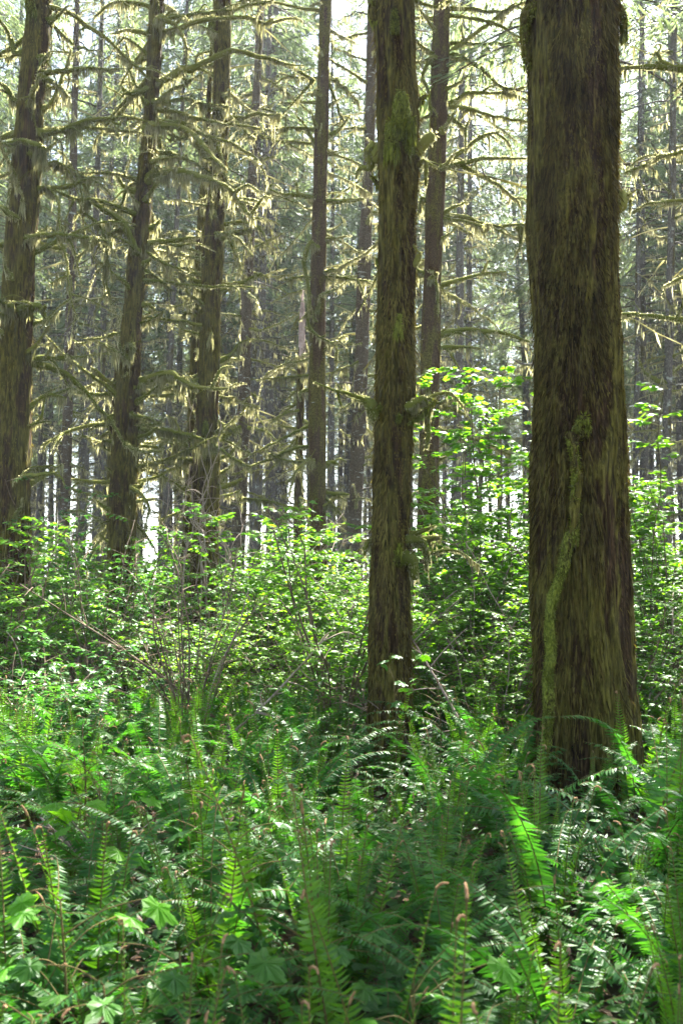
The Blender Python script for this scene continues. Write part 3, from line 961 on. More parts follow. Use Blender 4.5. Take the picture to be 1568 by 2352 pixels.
B('T6', [(945, 1222), (972, 1216), (998, 1203)], 9, .4)
B('T6', [(945, 1238), (975, 1240), (1002, 1236)], 15, 1.5)
B('T6', [(970, 1240), (977, 1262), (978, 1300)], 16, 1.3, taper=.3)
B('T6', [(938, 1280), (948, 1290), (948, 1320)], 22, 1.2, taper=.6, dd=-.1)
B('T6', [(855, 1240), (838, 1238), (832, 1262)], 14, 1.1)
B('T6', [(868, 45), (855, 20), (853, -10)], 22, .8, taper=.8, mat=M_trunk2, fur=5, twigs=False, lump=.5)
B('T6', [(870, 620), (862, 600)], 9, .5)
B('T6', [(950, 1), (1000, 12), (1040, -10)], 8, .5)
B('T7', [(1010, 388), (1060, 345), (1100, 322), (1150, 296)], 12, 1.1)
B('T7', [(1012, 385), (1080, 370), (1140, 362), (1213, 358)], 12, 1.2)
B('T7', [(1050, 378), (1100, 400), (1145, 425), (1190, 462)], 12, 1.2, dd=.1)
B('T7', [(1018, 240), (1080, 215), (1150, 210), (1212, 196)], 11, .9)
B('T7', [(1020, 245), (1070, 250), (1120, 264), (1215, 286)], 12, 1.3)
B('T7', [(1018, 260), (1045, 280), (1072, 298)], 13, 1.5)
B('T7', [(1020, 130), (1080, 85), (1130, 48), (1180, 10)], 12, 1.0)
B('T7', [(1050, 130), (1110, 160), (1150, 200), (1212, 232)], 10, 1.2)
B('T7', [(1028, 33), (1080, 42), (1140, 62), (1212, 92)], 10, 1.0)
B('T7', [(1022, 102), (1100, 98), (1160, 105), (1215, 118)], 9, 1.0)
B('T7', [(1085, 20), (1140, 25), (1215, 0)], 8, 1.0)
B('T7', [(1012, 492), (1035, 478), (1058, 470)], 13, 1.0)
B('T7', [(1012, 497), (1060, 498), (1140, 518), (1215, 522)], 12, 1.2)
B('T7', [(1190, 520), (1196, 550), (1194, 585)], 8, 1.0, dd=0)
B('T7', [(1012, 655), (1080, 640), (1160, 628)], 13, 1.0)
B('T7', [(1010, 772), (1050, 760), (1110, 760), (1214, 790)], 15, .9)
B('T7', [(1008, 800), (1050, 795), (1105, 797)], 12, 1.3)
B('T7', [(988, 948), (1010, 932), (1055, 925), (1090, 942)], 15, 1.2)
B('T7', [(1000, 950), (1040, 940), (1055, 955)], 11, 1.1)
B('T7', [(990, 130), (970, 170), (985, 210), (990, 250)], 11, .9, dd=-.2)
B('T7', [(990, 640), (1000, 650), (1002, 720)], 12, 1.2, dd=-.2)
B('T7', [(990, 265), (965, 280), (940, 300)], 8, 1.2)
B('T7', [(985, 470), (965, 460), (960, 500)], 11, 1.2)
B('T16', [(1060, 880), (1090, 850), (1100, 830)], 11, .6)
B('T16', [(1045, 880), (1020, 875), (1005, 870)], 10, .6)
B('T16', [(1050, 1010), (1035, 1010), (1005, 1008)], 10, .6)
B('T16', [(1060, 1010), (1100, 1005), (1135, 990)], 10, .9)
B('T20', [(1640, 168), (1580, 160), (1510, 156), (1462, 160), (1424, 163)], 18, 1.0)
B('T20', [(1530, 152), (1510, 130), (1500, 122)], 11, .6)
B('T20', [(1640, 340), (1560, 352), (1500, 372), (1432, 402)], 11, 1.2)
B('T20', [(1640, 448), (1540, 468), (1480, 475), (1448, 487)], 9, 1.1)
B('T20', [(1640, 728), (1540, 731), (1480, 728), (1420, 720)], 16, .8, taper=.3)
B('T20', [(1645, 620), (1570, 640), (1520, 662)], 11, 1.2)
B('T9', [(1520, 880), (1480, 855), (1462, 830)], 10, .9)
B('T9', [(1545, 850), (1570, 830)], 9, .8)
B('T8', [(1418, 470), (1428, 450), (1440, 448)], 30, .8, taper=.8)
B('T8', [(1222, 20), (1212, 70), (1216, 160)], 26, .6, taper=.5, dd=-.02, mat=M_trunk2, fur=6, twigs=False, lump=.5)
B('T8', [(1410, 10), (1418, 40), (1414, 90)], 22, .6, taper=.6, mat=M_trunk2, fur=6, twigs=False, lump=.5)
B('T8', [(1308, 1235), (1294, 1300), (1272, 1390), (1258, 1500), (1250, 1600), (1243, 1700), (1246, 1830)], 20, .8, taper=.9, dd=-.37, dend=-.22, twigs=False, fur=5, lump=.5, mat=M_limb,
  label='moss coated dead limb hanging down along the trunk to the ground')
B('T8', [(1312, 1010), (1318, 1080), (1314, 1160), (1307, 1245)], 17, .9, taper=1.0, dd=-.345, dend=-.03, twigs=False, fur=6, lump=.7, mat=M_trunk2,
  label='upper brown mossy end of the dead limb below the moss knob')
knob('T8', 1307, 1000, 34, 42, label='round moss knob')
knob('T8', 1243, 1665, 30, 44)
knob('T6', 902, 80, 18, 50)
knob('T6', 916, 296, 42, 105)
knob('T6', 893, 345, 32, 80)
knob('T6', 940, 335, 26, 90)
knob('T6', 870, 945, 10, 16)
knob('T6', 914, 970, 11, 20)
knob('T6', 896, 1510, 9, 22)
knob('T6', 938, 1568, 10, 16)
knob('T1', 80, 30, 22, 50)
knob('T3', 485, 60, 16, 30)
knob('T3', 478, 990, 12, 40)
# more branches all round
rnd_branches('T1', 26, 20, 1180, .4, 1.5, .030, 1.1)
rnd_branches('T2', 30, 20, 1180, .4, 1.9, .026, 1.2)
rnd_branches('T2b', 12, 860, 1200, .3, 1.1, .024, 1.0)
rnd_branches('T3', 34, 10, 1180, .4, 1.7, .026, 1.2)
rnd_branches('T3b', 22, 450, 1200, .3, 1.1, .024, 1.2)
rnd_branches('T4', 26, 10, 1180, .4, 1.7, .022, 1.0)
rnd_branches('T5', 30, 10, 1180, .4, 2.0, .022, .9)
rnd_branches('T7', 20, 10, 1000, .4, 1.9, .022, 1.0)
rnd_branches('T10', 40, 150, 1200, .5, 2.2, .024, .9)
rnd_branches('T12', 22, 700, 1200, .3, 1.3, .024, .9)
rnd_branches('T13', 36, 100, 1200, .5, 2.0, .024, 1.0)
rnd_branches('T16', 26, 200, 1050, .5, 1.8, .022, .8)
rnd_branches('T9', 30, 100, 1200, .5, 2.0, .022, .9)


def limbs_part(key, n, seed):
    T = TREES[key]
    rng = np.random.default_rng(seed)
    mb = MB()
    loc = T['loc']
    dead_limbs(mb, rng, 1.5, T['H'] * .62, n, lambda h: np.array([T['cx'](h) - loc[0], 0, -loc[2]]), lambda h: T['cr'](h), 0, 1, lmax=2.2, sc=1.0)
    obj('dead_twig_growth', mb.mesh('dead_twig_growth', [M_far, M_hang]), T['root'])


for i, k in enumerate(['T11', 'T14', 'T15', 'T17', 'T9', 'T16', 'T13', 'T10', 'T5', 'T12']):
    if k != 'T12':
        limbs_part(k, 60, 300 + i)

# ------------------------------------------------------------------ bare vines at the foot of T3 / T3b
def vines():
    rng = np.random.default_rng(77)
    for q in range(16):
        root_px = 395 + 130 * rng.random()
        d = 13.6 + 1.6 * rng.random()
        top_y = 900 + 300 * rng.random()
        b = P(root_px, 1330, d)
        b[2] = 0.1
        pts = [b]
        x = root_px
        for i in range(1, 6):
            x += rng.normal((460 - x) * .12, 16)
            y = 1340 + (top_y - 1340) * i / 5
            pts.append(P(x, y, d + rng.normal(0, .15)))
        mb = MB()
        line = smooth_line(pts, 50)
        line += np.stack([vn(line, 3, q), vn(line, 3, q + 5), vn(line, 3, q + 8)], -1) * .05
        tube_to(mb, line - b, np.linspace(.011, .004, 50), 5, 0)
        for s in range(5):
            i = rng.integers(10, 48)
            dd = nrm(rng.normal(0, 1, 3) + np.array([0, 0, .5]))
            tl = .2 + .5 * rng.random()
            tp = smooth_line([line[i], line[i] + dd * tl * .5, line[i] + dd * tl + np.array([0, 0, -.1])], 8)
            tube_to(mb, tp - b, np.linspace(.005, .002, 8), 4, 0)
        o = obj('bare_vine', mb.mesh('bare_vine', [M_twigL]), loc=b)
        o['label'] = 'bare pale vine stem tangled about the foot of the olive mossy trunk'
        o['category'] = 'vine'
        o['group'] = 'bare vines at the olive mossy trunk'


vines()

# ------------------------------------------------------------------ forest behind
def far_proto(seed, H, r0, z_live, rmax, dens):
    rng = np.random.default_rng(seed)
    amp = rng.normal(0, .10, 2)
    ax = lambda h: np.array([amp[0] * math.sin(h * .23), amp[1] * math.sin(h * .19), 0.0])
    zs = np.linspace(-.3, H, 46)
    pts = np.array([ax(z) + np.array([0, 0, z]) for z in zs])
    r = r0 * (1 - zs / H * .92) * (1 + .25 * np.exp(-np.maximum(zs, 0) / .6))
    tb = MB()
    v, f = tube(pts, r, 14, lump=.10, lump_s=4.0, seed=seed)
    tb.add(v, f, 0)
    cb = MB()
    dead_limbs(cb, rng, 1.0, z_live + 4, int(5.5 * (z_live + 3)), ax, lambda h: r0 * (1 - h / H), 1, 2, lmax=2.1)  # dead lower limbs, kept in the crown mesh beside the live sprays
    spray_crown(cb, rng, z_live, H, rmax, int(dens * .72 * (H - z_live)), 85, 0, 1, axis=ax, droop=.5)
    return tb.mesh('trunk', [M_far]), cb.mesh('crown', [M_needle, M_far, M_hang]), z_live


PROTOS_FAR = [far_proto(520 + i, *a) for i, a in enumerate([
    (28, .13, 9.5, 2.5, 8), (31, .15, 12.0, 2.6, 8), (26, .11, 10.0, 2.3, 8), (33, .17, 14, 2.7, 7.5)])]
PROTOS = [far_proto(500 + i, *a) for i, a in enumerate([
    (27, .15, 10.0, 2.4, 6), (30, .17, 12.0, 2.6, 6), (24, .12, 8.0, 2.1, 6.5), (29, .14, 11.0, 2.3, 6), (22, .10, 7.0, 1.9, 7), (32, .19, 13.0, 2.8, 5.5)])]

SUN_AZ, SUN_EL = rad(24), rad(51)      # azimuth to the right of the view direction (+Y)
sdir = np.array([math.sin(SUN_AZ) * math.cos(SUN_EL), math.cos(SUN_AZ) * math.cos(SUN_EL), math.sin(SUN_EL)])


def corridor(x, y):
    """leave a gap in the trees so that the sun reaches the hanging moss on the left group, as it does in the photo"""
    for (px, py, d, h, wid) in ((330, 350, 14, 0, 1.6), (470, 330, 14.5, 0, 1.6), (200, 480, 13, 0, 1.4), (1100, 300, 15.5, 0, 1.3), (450, 900, 14.5, 0, 1.3), (250, 800, 14, 0, 1.3), (1150, 1300, 10.5, 0, 1.6), (1050, 1400, 9.5, 0, 1.6), (500, 1350, 10, 0, 1.3)):
        p = P(px, py, d)
        # heights between 9 and 26 m along the ray
        t0, t1 = (9 - p[2]) / sdir[2], (23 - p[2]) / sdir[2]
        a = p[:2] + sdir[:2] * max(t0, 1)
        b = p[:2] + sdir[:2] * t1
        ab = b - a
        t = np.clip(np.dot(np.array([x, y]) - a, ab) / np.dot(ab, ab), 0, 1)
        if np.linalg.norm(np.array([x, y]) - a - ab * t) < wid + .6:
            return True
    return False


def forest():
    rng = np.random.default_rng(12)
    placed = [(T['loc'][0], T['loc'][1]) for T in TREES.values()]
    n = 0
    tries = 0
    while n < 262 and tries < 30000:
        tries += 1
        y = 19 + (98 - 19) * rng.random() ** .9
        half = .37 * y + 3
        x = -half + (2 * half + 5) * rng.random()
        inframe = abs(x) < .36 * y
        if y < 25 and inframe:
            continue
        mind = 1.8 if y > 40 else (2.3 if y > 30 else 2.9)
        if any((x - a) ** 2 + (y - b) ** 2 < mind * mind for a, b in placed):
            continue
        if (corridor(x, y) or any((x - a) ** 2 + (y - b) ** 2 < 8 for a, b in ((5, 34), (1.8, 31), (7, 31), (12, 32), (10, 20), (11, 28)))) and rng.random() < 1.1:
            continue
        placed.append((x, y))
        n += 1
        tr, cr, zl = PROTOS[rng.integers(len(PROTOS))] if y < 34 else PROTOS_FAR[rng.integers(4)]
        sc = (.8 + .4 * rng.random()) * (1.2 if 35 < y < 65 else 1.0)
        g = float(ground_z(x, y))
        if y < 45:
            lab, grp = 'slim forest conifer with dead lichen-hung side branches, standing in the middle distance', 'slim conifers in the middle distance'
        else:
            lab, grp = 'far thin conifer trunk and pale crown in the hazy back of the forest', 'far conifers at the back of the forest'
        t = thing('conifer_tree', lab, 'tree', (x, y, g), rng.random() * 6.28, grp, scale=(sc, sc, sc * (.92 + .2 * rng.random())))
        t.rotation_euler = (rng.normal(0, .02), rng.normal(0, .02), rng.random() * 6.28)
        obj('trunk', tr, t)
        obj('crown', cr, t)


forest()


def shade_trees():  # unseen conifers added so that their crowns shade the fern bed
    rng = np.random.default_rng(61)
    for i, (x, y, k, lab) in enumerate([
            (3.40, 14.6, 0, 'full crowned conifer added for shade, hidden behind the thickest trunk'),
            (9.6, 20.5, 5, 'tall full crowned conifer added for shade, unseen beyond the right edge')]):
        tr, cr, zl = PROTOS[k]
        t = thing('conifer_tree', lab, 'tree', (x, y, 0.0), rng.random() * 6.28)
        obj('trunk', tr, t)
        obj('crown', cr, t)


shade_trees()


def behind():  # trees out of view, added to block open sky light on the trunk fronts
    rng = np.random.default_rng(62)
    for i, (x, y) in enumerate([(-3.5, -4.5), (2.6, -5.5), (6.5, -2.5), (-8, -3), (0, -10), (-6, -10.5), (6.5, -10), (11, -6)]):
        tr, cr, zl = PROTOS_FAR[i % 4]
        t = thing('conifer_tree', 'conifer standing behind the camera, out of the photo', 'tree', (x, y, 0.0), rng.random() * 6.28, 'conifers behind the camera')
        obj('trunk', tr, t)
        obj('crown', cr, t)


behind()

# ------------------------------------------------------------------ shrubs
def shrub_proto(seed, H, spread, nst, leaf, size, low=.35, lm=None):
    """many thin stems arching out, leaves held level on side twigs"""
    rng = np.random.default_rng(seed)
    sb, lb = MB(), MB()
    P_, D_, U_ = [], [], []
    for s in range(nst):
        a = rng.random() * 2 * math.pi
        h = H * (.45 + .6 * rng.random())
        R = spread * (.25 + .75 * rng.random())
        d = np.array([math.cos(a), math.sin(a), 0])
        t = np.linspace(0, 1, 12)
        pts = d * (.08 + R * t ** 1.4)[:, None] + np.array([0, 0, 1]) * (h * (t - .12 * t ** 3))[:, None]
        pts = pts + np.stack([vn(pts, 1.6, seed + s), vn(pts, 1.6, seed + s + 7), vn(pts, 1.6, 3 + s)], -1) * .16 * t[:, None]
        tube_to(sb, pts, np.linspace(.012, .004, 12) * (.7 + .6 * rng.random()), 5, 0 if rng.random() < .75 else 1)
        ntw = int(9 + 8 * rng.random())
        for q in range(ntw):
            tt = low + (1 - low) * rng.random() ** .75
            b = np.array([np.interp(tt, t, pts[:, c]) for c in range(3)])
            aa = rng.random() * 2 * math.pi
            dd = nrm(np.array([math.cos(aa), math.sin(aa), .25 + .3 * rng.random()]))
            L = (.20 + .45 * rng.random()) * (1.15 - .5 * tt)
            u = np.linspace(0, 1, 5)
            tp = b + dd * (u * L)[:, None] + np.array([0, 0, -.12 * L]) * (u ** 2)[:, None]
            v, f = tube(tp, np.linspace(.004, .0015, 5), 3)
            sb.add(v, f, 0)
            k = int(7 + L * 25)
            w = .15 + .85 * rng.random(k)
            p = np.stack([np.interp(w, u, tp[:, c]) for c in range(3)], -1)
            ang = aa + rng.choice([-1, 1], k) * (.5 + .8 * rng.random(k))
            fd = np.stack([np.cos(ang), np.sin(ang), rng.normal(-.12, .2, k)], -1)
            P_.append(p + nrm(fd) * .02)
            D_.append(fd)
            U_.append(np.array([0, 0, 1.0]) + rng.normal(0, .22, (k, 3)))
    Pp, D, U = map(np.concatenate, (P_, D_, U_))
    sz = size * (.40 + .62 * rng.random(len(Pp)))
    scatter(lb, leaf[0], leaf[1], frames(D, U), Pp, sz, 0)
    return sb.mesh('stem', [M_twig, M_twigL]), lb.mesh('foliage', [lm or M_shrub])


SHRUBS = [shrub_proto(700, 2.6, 1.1, 16, LEAF3, .072), shrub_proto(701, 2.0, 1.2, 16, LEAF5, .066), shrub_proto(702, 2.8, 1.0, 15, LEAFO, .078, lm=M_shrubB),
          shrub_proto(703, 2.4, 1.3, 18, LEAF5, .080), shrub_proto(704, 1.5, 1.0, 14, LEAF3, .08, .2), shrub_proto(705, 1.2, .9, 14, LEAFO, .085, .15, M_shrubB),
          shrub_proto(706, 2.0, 1.0, 20, LEAF3, .072, .06), shrub_proto(707, 1.6, 1.1, 20, LEAF5, .070, .04)]
VMAPLE = [shrub_proto(710, 4.4, 1.7, 16, LEAF5, .105, .45), shrub_proto(711, 3.6, 1.6, 16, LEAF5, .095, .4)]


def shrubs():
    rng = np.random.default_rng(33)
    placed = []
    n = 0
    tries = 0
    trunks = [(T['loc'][0], T['loc'][1]) for T in TREES.values()]
    while n < 175 and tries < 20000:
        tries += 1
        y = 8.6 + (26 - 8.6) * rng.random() ** 1.15
        half = .36 * y + 1.4
        x = -half + 2 * half * rng.random()
        px = 784 + x / y * F
        if y < 9.6 and px < 930 and rng.random() < .5:
            continue
        md = .95 if y < 14 else 1.25
        if any((x - a) ** 2 + (y - b) ** 2 < md * md for a, b in placed):
            continue
        if any((x - a) ** 2 + (y - b) ** 2 < .35 for a, b in trunks):
            continue
        if abs(x - 2.2) < .9 and y < 8.2:
            continue
        placed.append((x, y))
        n += 1
        if y < 10.4 and 280 < px < 720:
            t = thing('bare_shrub', 'twiggy shrub with bare brown stems in the dark gap behind the ferns, left of centre', 'shrub', (x, y, float(ground_z(x, y))), rng.random() * 6.28,
                      'bare twiggy shrubs left of centre', scale=.8 + .2 * rng.random())
            obj('stem', SHRUBS[rng.integers(0, 8)][0], t)
            if rng.random() < .35:
                obj('foliage', SHRUBS[5][1], t)
            continue
        if y < 10.2 and rng.random() < .6:
            k = rng.integers(4, 6)
        else:
            k = rng.integers(0, 4)
        if px > 925 and y < 12.5 and rng.random() < .8:
            k = rng.integers(6, 8)
        st, fo = SHRUBS[k]
        sc = .55 + .62 * rng.random()
        if y < 12 and px < 850:
            lab, grp = 'leafy green shrub with thin brown stems behind the ferns on the left', 'leafy shrubs behind the ferns on the left'
        elif y < 12 and px < 1230:
            lab, grp = 'leafy green shrub with thin brown stems between the medium and the thickest trunk', 'leafy shrubs between the two near trunks'
        elif y < 12:
            lab, grp = 'leafy green shrub to the right of the thickest trunk', 'leafy shrubs right of the thickest trunk'
        else:
            lab, grp = 'bright green shrub standing back among the trunks', 'shrubs standing back among the trunks'
        t = thing('leafy_shrub', lab, 'shrub', (x, y, float(ground_z(x, y))), rng.random() * 6.28, grp, scale=sc)
        obj('stem', st, t)
        obj('foliage', fo, t)
    for i, (px, y, k, sc, lab) in enumerate([
            (1080, 10.8, 1, .80, 'vine maple with bright layered leaves standing between the two near trunks'),
            (1180, 11.5, 1, .88, 'vine maple touching the left side of the thickest trunk'),
            (1150, 12.2, 0, 1.04, 'tallest vine maple, its leaf layers reaching up beside the thickest trunk'),
            (1480, 11.2, 0, 1.0, 'tall vine maple just right of the thickest trunk'),
            (1110, 13.0, 0, 1.10, 'tall vine maple with airy bright leaves, behind the gap left of the thickest trunk'),
            (1190, 14.5, 1, 1.0, 'vine maple half hidden by the left side of the thickest trunk'),
            (1050, 12.0, 1, .80, 'lower vine maple in front of the red-brown trunk with sunlit branches'),
            (1500, 12.5, 1, .98, 'vine maple with bright leaf layers to the right of the thickest trunk'),
            (1560, 11.0, 0, .72, 'vine maple reaching in at the right edge of the photo'),
            (545, 13.0, 1, .86, 'vine maple with few leaves in front of the olive mossy trunk'),
            (720, 14.5, 1, .80, 'vine maple at the foot of the dark red-brown trunk'),
            (420, 15.5, 1, .80, 'vine maple between the leaning and the olive mossy trunk')]):
        x = (px - 784) / F * y
        t = thing('vine_maple', lab, 'small tree', (x, y, 0.0), i * 1.3, None, scale=sc)
        st, fo = VMAPLE[k]
        obj('stem', st, t)
        obj('foliage', fo, t)


shrubs()

# ------------------------------------------------------------------ ferns
def frond_mesh(seed, kind):
    """kind: 'old' arching dark frond, 'young' upright bright frond with curled tip, 'dead' collapsed brown frond"""
    rng = np.random.default_rng(seed)
    n = 60
    s = np.linspace(0, 1, n)
    if kind == 'old':
        L = .85 + .42 * rng.random()
        e0, e1 = rad(80 - 20 * rng.random()), rad(5 - 50 * rng.random())
        el = e0 + (e1 - e0) * s ** 1.25
        pl, npn, mat = .064, 62, M_fern
    elif kind == 'young':
        L = .60 + .36 * rng.random()
        e0 = rad(86)
        el = np.full(n, e0) - rad(14 * rng.random() + 4) * s
        curl = rad(90 + 270 * rng.random()) * rng.choice([1, .5, .2])
        el = el - curl * np.clip((s - .93) / .07, 0, 1) ** 1.1
        pl, npn, mat = .060, 44, M_fernY
    else:
        L = .7 + .2 * rng.random()
        el = rad(60) + (rad(-75) - rad(60)) * s ** .7
        pl, npn, mat = .06, 34, M_dead
    bow = rng.normal(0, .28 if kind == 'old' else .14)
    d = np.stack([np.cos(el), bow * s, np.sin(el)], -1)
    d = nrm(d)
    pts = np.concatenate([[np.zeros(3)], np.cumsum(d[:-1] * L / (n - 1), axis=0)])
    mb = MB()
    rr = np.linspace(.0042, .0014, n)
    if kind == 'young':
        rr = rr + .0030 * np.clip((s - .92) / .04, 0, 1) * (1 - .5 * np.clip((s - .96) / .04, 0, 1))
        i = int(n * .94)
        v, f = tube(pts[:i + 1], rr[:i + 1], 5)
        mb.add(v, f, 1)
        v, f = tube(pts[i:], rr[i:], 6, lump=.25, lump_s=90)
        mb.add(v, f, 2)
    else:
        v, f = tube(pts, rr, 5)
        mb.add(v, f, 1)
    # pinnae: toothed-base lance with an ear, three segments, drooping
    tv = np.array([(0, -.06, 0), (.22, -.11, .01), (.22, .12, .01), (.62, -.075, -.02), (.60, .075, -.02), (1, .02, -.10), (.03, .17, .02)])
    tf3 = np.array([(3, 5, 4), (0, 2, 6)])
    tf4 = np.array([(0, 1, 2, 2), (1, 3, 4, 2)])
    tri = np.array([(0, 1, 2), (1, 3, 2), (3, 4, 2), (3, 5, 4), (0, 2, 6)])
    st = .16 if kind == 'old' else .14
    t = st + (.985 - st) * (np.arange(npn) + .5) / npn
    if kind == 'young':
        t = st + (.965 - st) * (np.arange(npn) + .5) / npn
    pos = np.stack([np.interp(t, s, pts[:, c]) for c in range(3)], -1)
    tan = nrm(np.stack([np.interp(t, s, d[:, c]) for c in range(3)], -1))
    side0 = nrm(np.cross(tan, np.array([0, 0, 1.0])) if kind != 'young' else np.cross(tan, np.tile([1.0, 0, 0], (npn, 1))))
    if kind == 'young':
        side0 = np.tile(np.array([0, 1.0, 0]), (npn, 1))
    else:
        side0 = np.tile(np.array([0, -1.0, 0]), (npn, 1))
    nor = nrm(np.cross(side0, tan))
    nor = nor * np.sign(nor[:, 2:3] + 1e-6) if kind != 'young' else nor
    env = np.sin(np.clip(.18 + .95 * (1 - (t - st) / (1 - st)), 0, 1.0) * math.pi / 2) ** 1.0
    env = np.clip(env, .05, 1) * np.clip((t - st) * 12 + .55, 0, 1)
    if kind == 'young':
        env = env * (1 - .55 * np.clip((t - .6) / .35, 0, 1))
    for sg in (-1, 1):
        k = npn
        fw = .12 + rng.normal(0, .09, k) + (.25 if kind == 'young' else 0)
        dr = (-.18 + rng.normal(0, .15, k)) if kind != 'dead' else rng.normal(-.8, .4, k)
        f = nrm(side0 * sg + tan * fw[:, None] + nor * dr[:, None])
        fwd = nrm(tan - f * (tan * f).sum(-1, keepdims=True))
        tw = rng.normal(0, .35 if kind != 'dead' else 1.0, k)[:, None]
        nn = np.cross(f, fwd) * (1 if sg > 0 else -1)
        fwd2 = fwd * np.cos(tw) + nn * np.sin(tw)
        n2 = nrm(np.cross(f, fwd2))
        n2 = n2 * np.sign((n2 * nor).sum(-1, keepdims=True) + 1e-9)
        M = np.stack([f, fwd2, n2], -1)
        keep = rng.random(k) > (.03 if kind != 'dead' else .3)
        sc = pl * env * (.9 + .2 * rng.random(k)) * (L / .95) ** .5
        scatter(mb, tv, tri, M[keep], (pos + f * .002)[keep], sc[keep], 0)
    nm = {'old': 'frond', 'young': 'young_frond', 'dead': 'dead_frond'}[kind]
    return mb.mesh(nm, [mat, M_rachis, M_fiddle])


OLD = [frond_mesh(900 + i, 'old') for i in range(16)]
YNG = [frond_mesh(920 + i, 'young') for i in range(12)]
DEAD = [frond_mesh(940 + i, 'dead') for i in range(4)]


def fern(x, y, rng, label, group=None, no=10, ny=5, nd=0, sc=1.0, az=None, oldsc=1.0, ysc=1.0):
    t = thing('sword_fern', label, 'fern', (x, y, float(ground_z(x, y)) - .02), 0, group, scale=sc)
    a0 = rng.random() * 6.28
    for i in range(no):
        a = a0 + i * 2 * math.pi / max(no, 1) + rng.normal(0, .25) if az is None else az + rng.normal(0, .7)
        obj('frond', OLD[rng.integers(len(OLD))], t, (.03 * math.cos(a), .03 * math.sin(a), 0), (rng.normal(0, .22), rng.normal(0, .20), a), .95 * oldsc * (.8 + .35 * rng.random()))
    for i in range(ny):
        a = rng.random() * 6.28
        r = .02 + .10 * rng.random()
        obj('young_frond', YNG[rng.integers(len(YNG))], t, (r * math.cos(a), r * math.sin(a), 0), (rng.normal(0, .11), rng.normal(0.06, .11), a), ysc * (.75 + .45 * rng.random()))
    for i in range(nd):
        a = rng.random() * 6.28
        obj('dead_frond', DEAD[rng.integers(len(DEAD))], t, (0, 0, 0), (0, 0, a), .9)
    return t


def fern_flat(seed, no, ny):
    """a whole fern as one foliage mesh for the ones too far off to show their fronds"""
    rng = np.random.default_rng(seed)
    mb = MB()

    def put(me, loc, e, s):
        nv = len(me.vertices)
        co = np.empty(nv * 3, np.float32)
        me.vertices.foreach_get('co', co)
        co = co.reshape(-1, 3) * s
        M = np.array(Matrix.Rotation(e[2], 3, 'Z') @ Matrix.Rotation(e[1], 3, 'Y') @ Matrix.Rotation(e[0], 3, 'X'))
        co = co @ M.T + np.array(loc)
        npoly = len(me.polygons)
        lt = np.empty(npoly, np.int32); me.polygons.foreach_get('loop_total', lt)
        ls = np.empty(npoly, np.int32); me.polygons.foreach_get('loop_start', ls)
        mi = np.empty(npoly, np.int32); me.polygons.foreach_get('material_index', mi)
        vi = np.empty(len(me.loops), np.int32); me.loops.foreach_get('vertex_index', vi)
        n0 = mb.n
        mb.v.append(co.astype(np.float32)); mb.n += nv
        for k in (3, 4):
            for m in (0, 1, 2):
                sel = (lt == k) & (mi == m)
                if sel.any():
                    f = vi[ls[sel][:, None] + np.arange(k)[None]]
                    mm = {0: (0 if me.name.startswith('frond') else 3), 1: 1, 2: 2}[m]
                    mb.f.append((f + n0, mm, False))
    for i in range(no):
        a = i * 6.283 / no + rng.normal(0, .25)
        put(OLD[rng.integers(len(OLD))], (0, 0, 0), (rng.normal(0, .1), rng.normal(0, .16), a), .8 + .35 * rng.random())
    for i in range(ny):
        a = rng.random() * 6.28
        r = .02 + .1 * rng.random()
        put(YNG[rng.integers(len(YNG))], (r * math.cos(a), r * math.sin(a), 0), (rng.normal(0, .11), rng.normal(.06, .11), a), .75 + .45 * rng.random())
    return mb.mesh('sword_fern', [M_fern, M_rachis, M_fiddle, M_fernY])


FLAT = [fern_flat(960 + i, n, k) for i, (n, k) in enumerate([(10, 8), (9, 12), (11, 5), (8, 10)])]


